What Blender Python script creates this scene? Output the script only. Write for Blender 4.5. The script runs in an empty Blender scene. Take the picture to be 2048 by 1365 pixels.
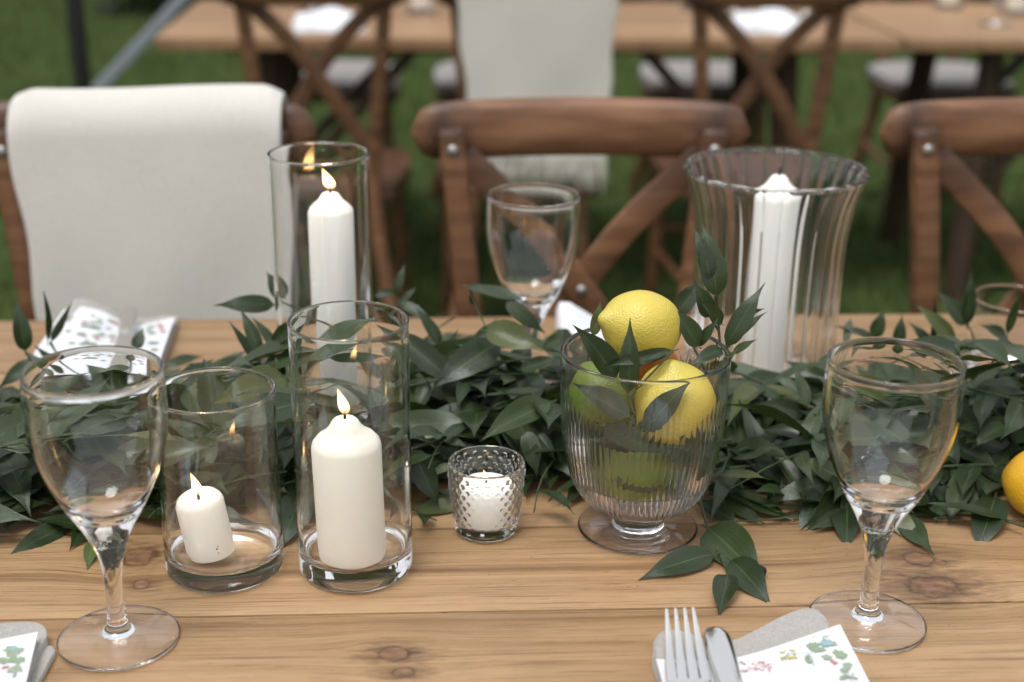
import bpy, bmesh, math, random
import numpy as np
from mathutils import Vector, Matrix

random.seed(7)
rng = np.random.default_rng(11)
sc = bpy.context.scene
col = sc.collection
R = math.radians
T = 0.75                                    # table top height

# ------------------------------------------------------------------ camera
F = 2844.4
CP = np.array([0.0, 0.0, T + 0.547])
_p, _s, _r = R(20.5), R(3.2), R(0.65)
FW = np.array([math.sin(_s) * math.cos(_p), math.cos(_s) * math.cos(_p), -math.sin(_p)])
RT = np.array([math.cos(_s), -math.sin(_s), 0.0])
UP = np.cross(RT, FW)
RT, UP = RT * math.cos(_r) + UP * math.sin(_r), UP * math.cos(_r) - RT * math.sin(_r)
cam = bpy.data.cameras.new('camera')
camo = bpy.data.objects.new('camera', cam)
col.objects.link(camo)
camo.matrix_world = Matrix(((RT[0], UP[0], -FW[0], CP[0]), (RT[1], UP[1], -FW[1], CP[1]),
                            (RT[2], UP[2], -FW[2], CP[2]), (0, 0, 0, 1)))
cam.lens = 50.0
cam.sensor_width = 36.0
cam.clip_start = 0.05
cam.clip_end = 500
cam.dof.use_dof = True
cam.dof.focus_distance = 1.08
cam.dof.aperture_fstop = 3.6
cam.dof.aperture_blades = 8
sc.camera = camo

# ------------------------------------------------------------------ world, sun, exposure
SUN_EL, SUN_AZ = 70, 215                    # soft light from high behind the clouds, over the near left shoulder
w = bpy.data.worlds.new('World')
sc.world = w
w.use_nodes = True
wn, wl = w.node_tree.nodes, w.node_tree.links
bg = wn['Background']
sky = wn.new('ShaderNodeTexSky')
sky.sky_type = 'NISHITA'
sky.sun_disc = False
sky.sun_elevation = R(SUN_EL)
sky.sun_rotation = R(SUN_AZ)
sky.air_density = 1.0
sky.dust_density = 4.0
sky.ozone_density = 1.0
hs = wn.new('ShaderNodeHueSaturation')
hs.inputs['Saturation'].default_value = 0.32  # cloud-grey sky
wl.new(sky.outputs[0], hs.inputs['Color'])
cl = wn.new('ShaderNodeMix')                    # an even layer of cloud over that sky
cl.data_type = 'RGBA'
cl.inputs[0].default_value = 0.72
cl.inputs[7].default_value = (8.3, 8.55, 9.0, 1)
wl.new(hs.outputs[0], cl.inputs[6])
wl.new(cl.outputs[2], bg.inputs[0])
bg.inputs[1].default_value = 0.075
sl = bpy.data.lights.new('sun', 'SUN')
sl.energy = 1.5
sl.angle = R(26)
sl.color = (1.0, 0.985, 0.96)
so = bpy.data.objects.new('sun', sl)
col.objects.link(so)
d = Vector((math.sin(R(SUN_AZ)) * math.cos(R(SUN_EL)), math.cos(R(SUN_AZ)) * math.cos(R(SUN_EL)), math.sin(R(SUN_EL))))
so.rotation_euler = d.to_track_quat('Z', 'Y').to_euler()
so.location = (0, 0, 6)
sc.view_settings.view_transform = 'Standard'
sc.view_settings.look = 'None'
sc.view_settings.gamma = 1
sc.view_settings.use_curve_mapping = False
sc.view_settings.exposure = 0.72
cy = sc.cycles
cy.use_denoising = True
cy.max_bounces = 20
cy.transmission_bounces = 20
cy.glossy_bounces = 8
cy.diffuse_bounces = 3
cy.transparent_max_bounces = 12
cy.caustics_refractive = True
cy.caustics_reflective = True
cy.blur_glossy = 0.0
cy.sample_clamp_indirect = 18.0

# ------------------------------------------------------------------ placing helpers (photo pixel -> point in the place)
def ray(x, y):
    return FW + RT * (x - 1024) / F - UP * (y - 682.5) / F
def onz(x, y, z):
    q = ray(x, y); return CP + q * (z - CP[2]) / q[2]
def ony(x, y, Y):
    q = ray(x, y); return CP + q * Y / q[1]

# ------------------------------------------------------------------ mesh helpers
def link(name, me, mat, parent=None, smooth=True):
    o = bpy.data.objects.new(name, me)
    col.objects.link(o)
    if mat is not None and not me.materials:
        for m in (mat if isinstance(mat, (list, tuple)) else [mat]):
            me.materials.append(m)
    if parent is not None:
        o.parent = parent
    return o
def mesh(name, parts, smooth=True):
    V, Fc, n = [], [], 0
    for v, f in parts:
        V += [tuple(map(float, q)) for q in v]
        Fc += [tuple(i + n for i in q) for q in f]
        n += len(v)
    me = bpy.data.meshes.new(name)
    me.from_pydata(V, [], Fc)
    me.update()
    if smooth:
        me.polygons.foreach_set('use_smooth', [True] * len(me.polygons))
        try:
            me.set_sharp_from_angle(angle=R(50))
        except Exception:
            pass
    return me
def obj(name, parts, mat, parent=None, smooth=True):
    return link(name, mesh(name, parts, smooth), mat, parent)
def tag(o, label=None, cat=None, group=None, kind=None):
    if label: o['label'] = label
    if cat: o['category'] = cat
    if group: o['group'] = group
    if kind: o['kind'] = kind
    return o
def thing(name, label, cat, loc=(0, 0, 0), rz=0.0, group=None):
    o = bpy.data.objects.new(name, None)
    col.objects.link(o)
    o.location = loc
    o.rotation_euler = (0, 0, rz)
    o.empty_display_size = 0.05
    return tag(o, label, cat, group)
def copy_tree(o, parent=None, loc=None, rz=None, label=None):
    c = o.copy()
    col.objects.link(c)
    if parent is not None: c.parent = parent
    if loc is not None: c.location = loc
    if rz is not None: c.rotation_euler = (0, 0, rz)
    if label: c['label'] = label
    for ch in list(o.children):
        copy_tree(ch, c)
    return c

def lathe(prof, n=64, rf=None, closed=False):
    """prof: list of (r, z) from the axis round to the axis; rf(r, z, theta, i) -> radius"""
    V, Fc, rows = [], [], []
    for i, (r, z) in enumerate(prof):
        if r < 1e-6:
            rows.append([len(V)]); V.append((0, 0, z)); continue
        row = []
        for k in range(n):
            t = 2 * math.pi * k / n
            rr = rf(r, z, t, i) if rf else r
            row.append(len(V)); V.append((rr * math.cos(t), rr * math.sin(t), z))
        rows.append(row)
    prs = list(zip(rows[:-1], rows[1:]))
    if closed: prs.append((rows[-1], rows[0]))
    for a, b in prs:
        if len(a) == 1 and len(b) == 1: continue
        for k in range(n):
            j = (k + 1) % n
            if len(a) == 1: Fc.append((a[0], b[j], b[k]))
            elif len(b) == 1: Fc.append((a[k], a[j], b[0]))
            else: Fc.append((a[k], a[j], b[j], b[k]))
    return V, Fc
def dense(pts, n):
    """Catmull-Rom through (r, z) points"""
    P = [np.array(p, float) for p in pts]
    P = [2 * P[0] - P[1]] + P + [2 * P[-1] - P[-2]]
    out = []
    for i in range(1, len(P) - 2):
        for k in range(n):
            t = k / n
            a, b, c, e = P[i - 1], P[i], P[i + 1], P[i + 2]
            out.append(0.5 * ((2 * b) + (-a + c) * t + (2 * a - 5 * b + 4 * c - e) * t * t + (-a + 3 * b - 3 * c + e) * t ** 3))
    out.append(P[-2])
    return out
def tube(pts, rad, n=10, ry=None, ex=2.0, upv=(0, 0, 1), capr=True):
    """sweep a (super)ellipse along pts; rad, ry per point or single"""
    P = [np.array(p, float) for p in pts]
    m = len(P)
    rad = [rad] * m if np.isscalar(rad) else rad
    ry = rad if ry is None else ([ry] * m if np.isscalar(ry) else ry)
    V, Fc = [], []
    for i in range(m):
        t = P[min(i + 1, m - 1)] - P[max(i - 1, 0)]
        t /= np.linalg.norm(t) + 1e-12
        u0 = np.array(upv, float)
        s = np.cross(t, u0)
        if np.linalg.norm(s) < 1e-4: s = np.cross(t, (1, 0, 0.01))
        s /= np.linalg.norm(s)
        u_ = np.cross(s, t)
        for k in range(n):
            a = 2 * math.pi * k / n
            c, q = math.cos(a), math.sin(a)
            c = math.copysign(abs(c) ** (2 / ex), c); q = math.copysign(abs(q) ** (2 / ex), q)
            V.append(P[i] + s * c * rad[i] + u_ * q * ry[i])
    for i in range(m - 1):
        for k in range(n):
            j = (k + 1) % n
            Fc.append((i * n + k, i * n + j, (i + 1) * n + j, (i + 1) * n + k))
    if capr:
        Fc.append(tuple(range(n - 1, -1, -1)))
        Fc.append(tuple((m - 1) * n + k for k in range(n)))
    return V, Fc
def box(cx, cy_, cz, sx, sy, sz, bev=0.0, seg=1):
    bm = bmesh.new()
    bmesh.ops.create_cube(bm, size=1)
    for v in bm.verts:
        v.co = Vector((cx + v.co.x * sx, cy_ + v.co.y * sy, cz + v.co.z * sz))
    if bev:
        bmesh.ops.bevel(bm, geom=list(bm.edges), offset=bev, segments=seg, affect='EDGES', profile=0.6)
    bm.verts.index_update()
    out = [tuple(v.co) for v in bm.verts], [tuple(v.index for v in f.verts) for f in bm.faces]
    bm.free()
    return out
def grid(nu, nv, fn):
    V = [fn(i / (nu - 1), j / (nv - 1)) for i in range(nu) for j in range(nv)]
    Fc = [(i * nv + j, (i + 1) * nv + j, (i + 1) * nv + j + 1, i * nv + j + 1) for i in range(nu - 1) for j in range(nv - 1)]
    return V, Fc
def slab(nu, nv, top, th):
    """closed sheet: top(u, v) and the same set th lower"""
    V1, F1 = grid(nu, nv, top)
    V2 = [(q[0], q[1], q[2] - th(i // nv / (nu - 1), i % nv / (nv - 1)) if callable(th) else q[2] - th) for i, q in enumerate(V1)]
    n = len(V1)
    Fc = list(F1) + [tuple(n + i for i in reversed(f)) for f in F1]
    ring = [i * nv for i in range(nu)] + [(nu - 1) * nv + j for j in range(1, nv)] + [i * nv + nv - 1 for i in range(nu - 2, -1, -1)] + [j for j in range(nv - 2, 0, -1)]
    for a, b in zip(ring, ring[1:] + ring[:1]):
        Fc.append((b, a, n + a, n + b))
    return V1 + V2, Fc
def xf(vf, M):
    return [tuple(M @ Vector(v)) for v in vf[0]], vf[1]
def lerpc(pts, t):
    """point at parameter t (0..1) along a polyline of np points"""
    x = t * (len(pts) - 1); i = min(int(x), len(pts) - 2); f = x - i
    return pts[i] * (1 - f) + pts[i + 1] * f

# ------------------------------------------------------------------ materials
class NT:
    def __init__(s, name):
        s.m = bpy.data.materials.new(name); s.m.use_nodes = True
        s.t = s.m.node_tree; s.n = s.t.nodes; s.l = s.t.links
        s.b = s.n['Principled BSDF']
    def new(s, t, **kw):
        n = s.n.new(t)
        for k, v in kw.items(): setattr(n, k, v)
        return n
    def set(s, sock, v):
        if hasattr(v, 'is_linked') or isinstance(v, bpy.types.NodeSocket): s.l.new(v, sock)
        else: sock.default_value = v
    def math(s, op, a, b=0.0, c=None, clamp=False):
        n = s.new('ShaderNodeMath', operation=op); n.use_clamp = clamp
        s.set(n.inputs[0], a); s.set(n.inputs[1], b)
        if c is not None: s.set(n.inputs[2], c)
        return n.outputs[0]
    def comb(s, x, y, z):
        n = s.new('ShaderNodeCombineXYZ')
        for i, v in enumerate((x, y, z)): s.set(n.inputs[i], v)
        return n.outputs[0]
    def noise(s, vec, scale=5, detail=3, rough=0.55, dist=0.0):
        n = s.new('ShaderNodeTexNoise')
        if vec is not None: s.l.new(vec, n.inputs['Vector'])
        n.inputs['Scale'].default_value = scale; n.inputs['Detail'].default_value = detail
        n.inputs['Roughness'].default_value = rough; n.inputs['Distortion'].default_value = dist
        return n.outputs[0]
    def ramp(s, fac, stops, interp='LINEAR'):
        n = s.new('ShaderNodeValToRGB'); s.l.new(fac, n.inputs[0])
        n.color_ramp.interpolation = interp
        e = n.color_ramp.elements
        while len(e) < len(stops): e.new(0.5)
        for q, (p, c) in zip(e, stops):
            q.position = p; q.color = (*c, 1) if len(c) == 3 else c
        return n.outputs[0]
    def mix(s, fac, a, b, mode='MIX'):
        n = s.new('ShaderNodeMix', data_type='RGBA', blend_type=mode)
        s.set(n.inputs[0], fac)
        for sock, v in ((n.inputs[6], a), (n.inputs[7], b)):
            s.set(sock, (*v, 1) if isinstance(v, tuple) and len(v) == 3 else v)
        return n.outputs[2]
    def bump(s, h, dist=0.001, strength=1.0):
        n = s.new('ShaderNodeBump'); s.l.new(h, n.inputs['Height'])
        n.inputs['Distance'].default_value = dist; n.inputs['Strength'].default_value = strength
        s.l.new(n.outputs[0], s.b.inputs['Normal'])
    def p(s, **kw):
        for k, v in kw.items():
            s.set(s.b.inputs[k.replace('_', ' ')], (*v, 1) if isinstance(v, tuple) and len(v) == 3 and 'Radius' not in k else v)
        return s
    def objco(s): return s.new('ShaderNodeTexCoord').outputs['Object']
    def pos(s): return s.new('ShaderNodeNewGeometry').outputs['Position']
    def rand(s): return s.new('ShaderNodeObjectInfo').outputs['Random']
    def sep(s, v):
        n = s.new('ShaderNodeSeparateXYZ'); s.l.new(v, n.inputs[0]); return n.outputs

def simple(name, color, rough=0.5, metal=0.0, **kw):
    return NT(name).p(Base_Color=color, Roughness=rough, Metallic=metal, **kw).m
def noisy(name, c1, c2, scale, rough=0.6, bumpd=0.0, bscale=None, **kw):
    n = NT(name); v = n.objco()
    f = n.noise(v, scale, 4)
    n.p(Base_Color=n.ramp(f, [(0.3, c1), (0.7, c2)]), Roughness=rough, **kw)
    if bumpd: n.bump(n.noise(v, bscale or scale * 4, 3), bumpd)
    return n.m

def glass(name, color=(1, 1, 1), ior=1.45, rough=0.0):
    return NT(name).p(Base_Color=color, Roughness=rough, IOR=ior, Transmission_Weight=1.0).m
M_GLASS = glass('clear_glass', (0.996, 1.0, 1.0))
M_GOBLET = glass('goblet_glass', (0.996, 0.998, 1.0))
M_PLUM = glass('smoky_glass', (0.975, 0.965, 0.975))

def wax(name, c):
    n = NT(name); v = n.objco()
    f = n.noise(v, 30, 3)
    n.p(Base_Color=n.mix(f, c, tuple(x * 0.95 for x in c)), Roughness=0.42, Subsurface_Weight=0.25,
        Subsurface_Radius=(0.012, 0.008, 0.005), Subsurface_Scale=1.0)
    n.bump(n.noise(v, 60, 2), 0.0004)
    return n.m
M_WAX = wax('ivory_wax', (0.92, 0.885, 0.775))
M_WAX2 = wax('white_wax', (0.92, 0.905, 0.845))
M_WICK = simple('burnt_wick', (0.01, 0.008, 0.007), 0.9)
n = NT('flame_glow'); z = n.sep(n.objco())[2]       # glowing gas: thin at the edges, so it fades to orange
n.n.remove(n.b)
em = n.new('ShaderNodeEmission')
n.l.new(n.ramp(z, [(0.0, (0.30, 0.22, 0.50)), (0.10, (0.9, 0.34, 0.10)), (0.35, (1.0, 0.60, 0.22)), (1.0, (1.0, 0.52, 0.16))]), em.inputs[0])
n.l.new(n.math('MULTIPLY', n.ramp(z, [(0.0, (0.04,) * 3), (0.16, (0.22,) * 3), (0.42, (1,) * 3), (1.0, (0.85,) * 3)]), 2600.0), em.inputs[1])
n.l.new(em.outputs[0], n.n['Material Output'].inputs['Volume'])
M_FLAME = n.m

def leafmat(name, c1, c2, rough=0.26):
    n = NT(name)
    uv = n.sep(n.new('ShaderNodeTexCoord').outputs['UV'])
    isl = n.new('ShaderNodeNewGeometry').outputs['Random Per Island']
    rnd = n.math('FRACT', n.math('ADD', n.rand(), isl))
    g = n.noise(n.objco(), 26, 3)
    c = n.mix(rnd, c1, c2)
    c = n.mix(n.math('MULTIPLY', n.math('GREATER_THAN', rnd, 0.94), 0.6), c, (0.115, 0.125, 0.025))
    c = n.mix(n.math('MULTIPLY', n.math('LESS_THAN', rnd, 0.12), 0.7), c, (0.075, 0.10, 0.050))
    c = n.mix(n.math('MULTIPLY', g, 0.5), c, tuple(x * 0.45 for x in c1))
    vein = n.math('POWER', n.math('ABSOLUTE', n.math('SINE', n.math('MULTIPLY', uv[1], 34.0))), 6.0)
    mid = n.math('LESS_THAN', n.math('ABSOLUTE', n.math('SUBTRACT', uv[1], 0.5)), 0.022)
    c = n.mix(n.math('MULTIPLY', vein, 0.06), c, tuple(min(1, x * 2.2) for x in c2))
    c = n.mix(n.math('MULTIPLY', mid, 0.35), c, tuple(min(1, x * 2.6) for x in c2))
    n.p(Base_Color=c, Roughness=n.math('ADD', rough, n.math('MULTIPLY', g, 0.16)), Specular_IOR_Level=0.5)
    n.bump(n.math('ADD', n.math('MULTIPLY', vein, 0.25), n.math('MULTIPLY', g, 1.2)), 0.00022)
    # light soaking through the blade
    tr = n.new('ShaderNodeBsdfTranslucent'); n.l.new(n.mix(0.5, c, (0.10, 0.16, 0.02)), tr.inputs[0])
    mx = n.new('ShaderNodeMixShader'); mx.inputs[0].default_value = 0.14
    n.l.new(n.b.outputs[0], mx.inputs[1]); n.l.new(tr.outputs[0], mx.inputs[2])
    n.l.new(mx.outputs[0], n.n['Material Output'].inputs[0])
    return n.m
M_LEAF = leafmat('ruscus_leaf', (0.012, 0.026, 0.008), (0.043, 0.068, 0.023))
M_LEAFY = leafmat('young_leaf', (0.075, 0.11, 0.035), (0.11, 0.15, 0.05))
M_STEM = noisy('ruscus_stem', (0.024, 0.040, 0.014), (0.055, 0.070, 0.026), 30, 0.5)

def citrus(name, a, b, tipc):
    n = NT(name); v = n.objco()
    z = n.sep(v)[2]
    f = n.noise(v, 22, 4)
    c = n.mix(f, a, b)
    e = n.math('MULTIPLY', n.math('SUBTRACT', n.math('ABSOLUTE', z), 0.024, clamp=True), 45.0, clamp=True)
    c = n.mix(n.math('MULTIPLY', e, 0.7), c, tipc)
    vo = n.new('ShaderNodeTexVoronoi'); n.l.new(v, vo.inputs['Vector']); vo.inputs['Scale'].default_value = 650
    n.p(Base_Color=c, Roughness=0.38, Subsurface_Weight=0.12, Subsurface_Radius=(0.006, 0.004, 0.001), Subsurface_Scale=1.0)
    n.bump(n.math('ADD', n.math('MULTIPLY', vo.outputs[0], 0.8), n.math('MULTIPLY', n.noise(v, 45, 2), 1.5)), 0.00045)
    return n.m
M_LEMON = citrus('lemon_peel', (0.66, 0.51, 0.085), (0.60, 0.48, 0.08), (0.46, 0.44, 0.09))
M_LEMON2 = citrus('ripe_lemon_peel', (0.72, 0.36, 0.015), (0.68, 0.40, 0.02), (0.6, 0.28, 0.02))
M_LIME = citrus('lime_peel', (0.10, 0.155, 0.014), (0.155, 0.20, 0.02), (0.15, 0.16, 0.03))
M_ORANGE = citrus('orange_peel', (0.70, 0.22, 0.015), (0.65, 0.20, 0.015), (0.6, 0.2, 0.02))

def board(name, light, mid_, dark, knots=(), rough=0.45, axis='X', spec=0.5):
    n = NT(name)
    P = n.sep(n.pos() if knots is not None else n.objco())
    seed = n.math('MULTIPLY', n.rand(), 37.0)
    x, y, zz = P[0], P[1], P[2]
    ye = y
    kmask = None; kring = None; halo = None
    for (kx, ky, ax, ay) in (knots or ()):
        dx = n.math('DIVIDE', n.math('SUBTRACT', x, kx), ax)
        dy = n.math('DIVIDE', n.math('SUBTRACT', y, ky), ay)
        r2 = n.math('ADD', n.math('MULTIPLY', dx, dx), n.math('MULTIPLY', dy, dy))
        wx = n.math('MULTIPLY', dx, 0.27); wy = n.math('MULTIPLY', dy, 0.36)
        g = n.math('EXPONENT', n.math('MULTIPLY', n.math('ADD', n.math('MULTIPLY', wx, wx), n.math('MULTIPLY', wy, wy)), -1.0))
        ye = n.math('SUBTRACT', ye, n.math('MULTIPLY', n.math('MULTIPLY', g, 0.9), n.math('SUBTRACT', y, ky)))
        r = n.math('ADD', n.math('SQRT', r2), n.math('MULTIPLY', n.math('SUBTRACT', n.noise(n.comb(x, y, 3.0), 70, 4), 0.5), 1.3))
        core = n.math('SUBTRACT', 1.0, n.math('SMOOTH_MIN', r, 1.0, 0.1), clamp=True)
        core = n.math('MULTIPLY', core, 5.0, clamp=True)
        ring = n.math('SUBTRACT', 1.0, n.math('MULTIPLY', n.math('ABSOLUTE', n.math('SUBTRACT', r, 1.0)), 3.2), clamp=True)
        hl = n.math('MULTIPLY', g, n.noise(n.comb(n.math('MULTIPLY', x, 60), n.math('MULTIPLY', y, 200), 0.0), 1.0, 3))
        kmask = core if kmask is None else n.math('MAXIMUM', kmask, core)
        kring = ring if kring is None else n.math('MAXIMUM', kring, ring)
        halo = hl if halo is None else n.math('MAXIMUM', halo, hl)
    n1 = n.noise(n.comb(n.math('MULTIPLY', x, 0.45), n.math('MULTIPLY', ye, 36.0), n.math('ADD', seed, n.math('MULTIPLY', zz, 30))), 1.0, 5, 0.62, 0.12)
    n2 = n.noise(n.comb(n.math('MULTIPLY', x, 9.0), n.math('MULTIPLY', ye, 430.0), seed), 1.0, 3, 0.6)
    n3 = n.noise(n.comb(n.math('MULTIPLY', x, 2.2), n.math('MULTIPLY', y, 9.0), n.math('ADD', seed, 9.0)), 1.0, 3, 0.55)
    n4 = n.noise(n.comb(n.math('MULTIPLY', x, 42.0), n.math('MULTIPLY', ye, 1000.0), seed), 1.0, 3, 0.6)
    c = n.ramp(n1, [(0.24, dark), (0.40, mid_), (0.56, light), (0.72, mid_)])
    c = n.mix(n.math('MULTIPLY', n.math('SUBTRACT', n3, 0.50, clamp=True), 3.0, clamp=True), c, tuple(q * 0.62 for q in mid_))
    n5 = n.noise(n.comb(n.math('MULTIPLY', x, 0.5), n.math('MULTIPLY', ye, 18.0), n.math('ADD', seed, 21.0)), 1.0, 3, 0.5)
    c = n.mix(n.math('MULTIPLY', n.math('SUBTRACT', n5, 0.52, clamp=True), 2.2, clamp=True), c, tuple(a_ * 0.55 + b_ * 0.45 for a_, b_ in zip(mid_, dark)))
    c = n.mix(n.math('MULTIPLY', n.math('SUBTRACT', 0.47, n2, clamp=True), 3.8, clamp=True), c, dark)
    c = n.mix(n.math('MULTIPLY', n.math('SUBTRACT', 0.42, n4, clamp=True), 4.2, clamp=True), c, dark)
    if kmask is not None:
        c = n.mix(n.math('MULTIPLY', n.math('SUBTRACT', halo, 0.20, clamp=True), 2.6, clamp=True), c, tuple(q * 0.8 for q in dark))
        c = n.mix(n.math('MULTIPLY', kring, 0.65), c, (0.055, 0.024, 0.012))
        c = n.mix(kmask, c, n.ramp(n.noise(n.comb(n.math('MULTIPLY', x, 70), n.math('MULTIPLY', y, 160), 0), 1.0, 3), [(0.35, (0.12, 0.056, 0.028)), (0.65, (0.25, 0.138, 0.072))]))
    blot = n.noise(n.comb(n.math('MULTIPLY', x, 9.0), n.math('MULTIPLY', y, 16.0), n.math('ADD', seed, 50.0)), 1.0, 4, 0.6)
    c = n.mix(n.math('MULTIPLY', n.math('SUBTRACT', blot, 0.55, clamp=True), 2.2, clamp=True), c, tuple(a_ * 0.6 + b_ * 0.4 for a_, b_ in zip(mid_, dark)))
    nick = n.noise(n.comb(n.math('MULTIPLY', x, 160.0), n.math('MULTIPLY', y, 420.0), seed), 1.0, 2, 0.5)
    c = n.mix(n.math('MULTIPLY', n.math('SUBTRACT', nick, 0.73, clamp=True), 14.0, clamp=True), c, tuple(q * 0.6 for q in dark))
    pr = n.math('ADD', 0.84, n.math('MULTIPLY', n.rand(), 0.24))
    hv = n.new('ShaderNodeHueSaturation'); n.l.new(c, hv.inputs['Color']); n.l.new(pr, hv.inputs['Value'])
    n.p(Base_Color=hv.outputs[0], Roughness=n.math('ADD', rough - 0.06, n.math('MULTIPLY', n2, 0.2)), Specular_IOR_Level=spec)
    n.bump(n.math('ADD', n2, n.math('MULTIPLY', n1, 0.5)), 0.0005, 0.8)
    return n.m
KN = []
for px, py, ax, ay in ((278, 1112, .011, .012), (283, 1168, .0055, .006), (790, 1308, .010, .008), (806, 1346, .007, .005), (1838, 1117, .011, .010), (1880, 1124, .004, .004), (1866, 1172, .017, .014)):
    q = onz(px, py, T); KN.append((q[0], q[1], ax * 1.05, ay * 1.0))
M_TABLE = board('oiled_pine', (0.40, 0.252, 0.130), (0.300, 0.176, 0.082), (0.115, 0.057, 0.024), KN, 0.42)
M_TABLE2 = board('pine_boards', (0.40, 0.24, 0.125), (0.33, 0.185, 0.09), (0.2, 0.1, 0.045), (), 0.45)
M_TRESTLE = noisy('dark_stained_wood', (0.035, 0.020, 0.012), (0.07, 0.04, 0.022), 9, 0.55)

def chairwood(name, stain=None):
    n = NT(name); v = n.objco(); P = n.sep(v)
    f = n.noise(n.comb(n.math('MULTIPLY', P[0], 6), n.math('MULTIPLY', P[1], 60), n.math('MULTIPLY', P[2], 50)), 1.0, 4)
    g = n.noise(v, 7, 3)
    c = n.ramp(f, [(0.28, (0.105, 0.045, 0.020)), (0.5, (0.19, 0.088, 0.042)), (0.72, (0.28, 0.140, 0.068))])
    c = n.mix(n.math('MULTIPLY', n.math('SUBTRACT', g, 0.5, clamp=True), 2.5, clamp=True), c, (0.07, 0.031, 0.017))
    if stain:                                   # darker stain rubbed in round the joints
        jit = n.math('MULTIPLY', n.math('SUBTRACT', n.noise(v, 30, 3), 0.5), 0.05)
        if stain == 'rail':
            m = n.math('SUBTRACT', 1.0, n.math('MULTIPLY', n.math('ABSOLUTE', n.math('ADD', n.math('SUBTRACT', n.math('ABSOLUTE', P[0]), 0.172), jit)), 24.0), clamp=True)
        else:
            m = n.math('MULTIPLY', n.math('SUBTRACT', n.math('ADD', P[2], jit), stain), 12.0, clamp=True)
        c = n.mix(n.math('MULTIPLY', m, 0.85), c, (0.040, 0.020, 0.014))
    n.p(Base_Color=c, Roughness=0.46, Specular_IOR_Level=0.45)
    n.bump(f, 0.0006)
    return n.m
M_CHAIR = chairwood('chair_elm')
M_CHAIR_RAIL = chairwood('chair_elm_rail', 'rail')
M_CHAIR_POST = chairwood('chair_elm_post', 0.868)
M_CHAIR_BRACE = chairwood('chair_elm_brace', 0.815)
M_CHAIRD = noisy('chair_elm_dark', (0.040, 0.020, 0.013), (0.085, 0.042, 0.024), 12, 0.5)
M_SEAT = noisy('chair_seat_elm', (0.075, 0.036, 0.019), (0.13, 0.066, 0.036), 14, 0.5)
M_BOLT = simple('steel_bolt', (0.42, 0.41, 0.39), 0.48, 1.0)

def fabric(name, c1, c2, sc_, bumpd):
    n = NT(name); v = n.objco(); P = n.sep(v)
    zig = n.math('ABSOLUTE', n.math('SUBTRACT', n.math('FRACT', n.math('MULTIPLY', P[0], 55.0)), 0.5))
    wv = n.math('SINE', n.math('MULTIPLY', n.math('ADD', P[2], n.math('MULTIPLY', zig, 0.022)), sc_))
    g = n.noise(v, 350, 2); big = n.noise(v, 9, 3)
    f = n.math('ADD', n.math('MULTIPLY', wv, 0.30), n.math('ADD', n.math('MULTIPLY', g, 0.6), n.math('MULTIPLY', big, 0.25)))
    n.p(Base_Color=n.ramp(f, [(0.1, c1), (0.8, c2)]), Roughness=0.95, Specular_IOR_Level=0.15, Sheen_Weight=0.25)
    n.bump(f, bumpd)
    return n.m
M_THROW = fabric('cream_wool', (0.54, 0.51, 0.455), (0.78, 0.75, 0.69), 1400, 0.0012)
M_THROW2 = fabric('oatmeal_wool', (0.50, 0.47, 0.41), (0.70, 0.665, 0.595), 1400, 0.0012)
M_FRINGE = noisy('wool_fringe', (0.42, 0.40, 0.33), (0.70, 0.67, 0.58), 60, 0.95)
def linen(name, c1, c2):
    n = NT(name); P = n.sep(n.objco())
    a = n.math('SINE', n.math('MULTIPLY', P[0], 5200)); b = n.math('SINE', n.math('MULTIPLY', P[1], 5200))
    g = n.noise(n.comb(n.math('MULTIPLY', P[0], 160), n.math('MULTIPLY', P[1], 900), 0.0), 1.0, 2)
    h = n.noise(n.comb(n.math('MULTIPLY', P[0], 900), n.math('MULTIPLY', P[1], 160), 4.0), 1.0, 2)
    f = n.math('ADD', n.math('MULTIPLY', n.math('ADD', g, h), 0.5), n.math('MULTIPLY', n.math('MULTIPLY', a, b), 0.12))
    n.p(Base_Color=n.ramp(f, [(0.3, c1), (0.7, c2)]), Roughness=0.9, Specular_IOR_Level=0.2, Sheen_Weight=0.2)
    n.bump(f, 0.0005)
    return n.m
M_LINEN = linen('grey_linen', (0.29, 0.27, 0.25), (0.44, 0.42, 0.39))
M_CARD = simple('white_card', (0.68, 0.69, 0.72), 0.6)
M_PRINT = [simple('print_' + k, c, 0.6) for k, c in (('green', (0.24, 0.31, 0.20)), ('sage', (0.27, 0.33, 0.24)), ('yellow', (0.50, 0.42, 0.10)), ('rose', (0.50, 0.25, 0.22)), ('red', (0.45, 0.16, 0.14)), ('blue', (0.24, 0.40, 0.43)), ('olive', (0.22, 0.25, 0.16)))]
M_SILVER = NT('polished_steel').p(Base_Color=(0.78, 0.77, 0.75), Metallic=1.0, Roughness=0.16).m
M_BLACK = noisy('black_metal', (0.008, 0.008, 0.008), (0.016, 0.016, 0.015), 30, 0.5)
M_STRAP = noisy('grey_webbing', (0.16, 0.185, 0.20), (0.24, 0.265, 0.28), 80, 0.85)
M_CUSH = noisy('cushion_linen', (0.24, 0.225, 0.22), (0.32, 0.30, 0.29), 160, 0.95)
M_NAPW = noisy('white_napkin', (0.66, 0.68, 0.72), (0.78, 0.80, 0.83), 60, 0.85)
M_SEED = simple('dried_bud', (0.014, 0.012, 0.008), 0.8)

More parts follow.
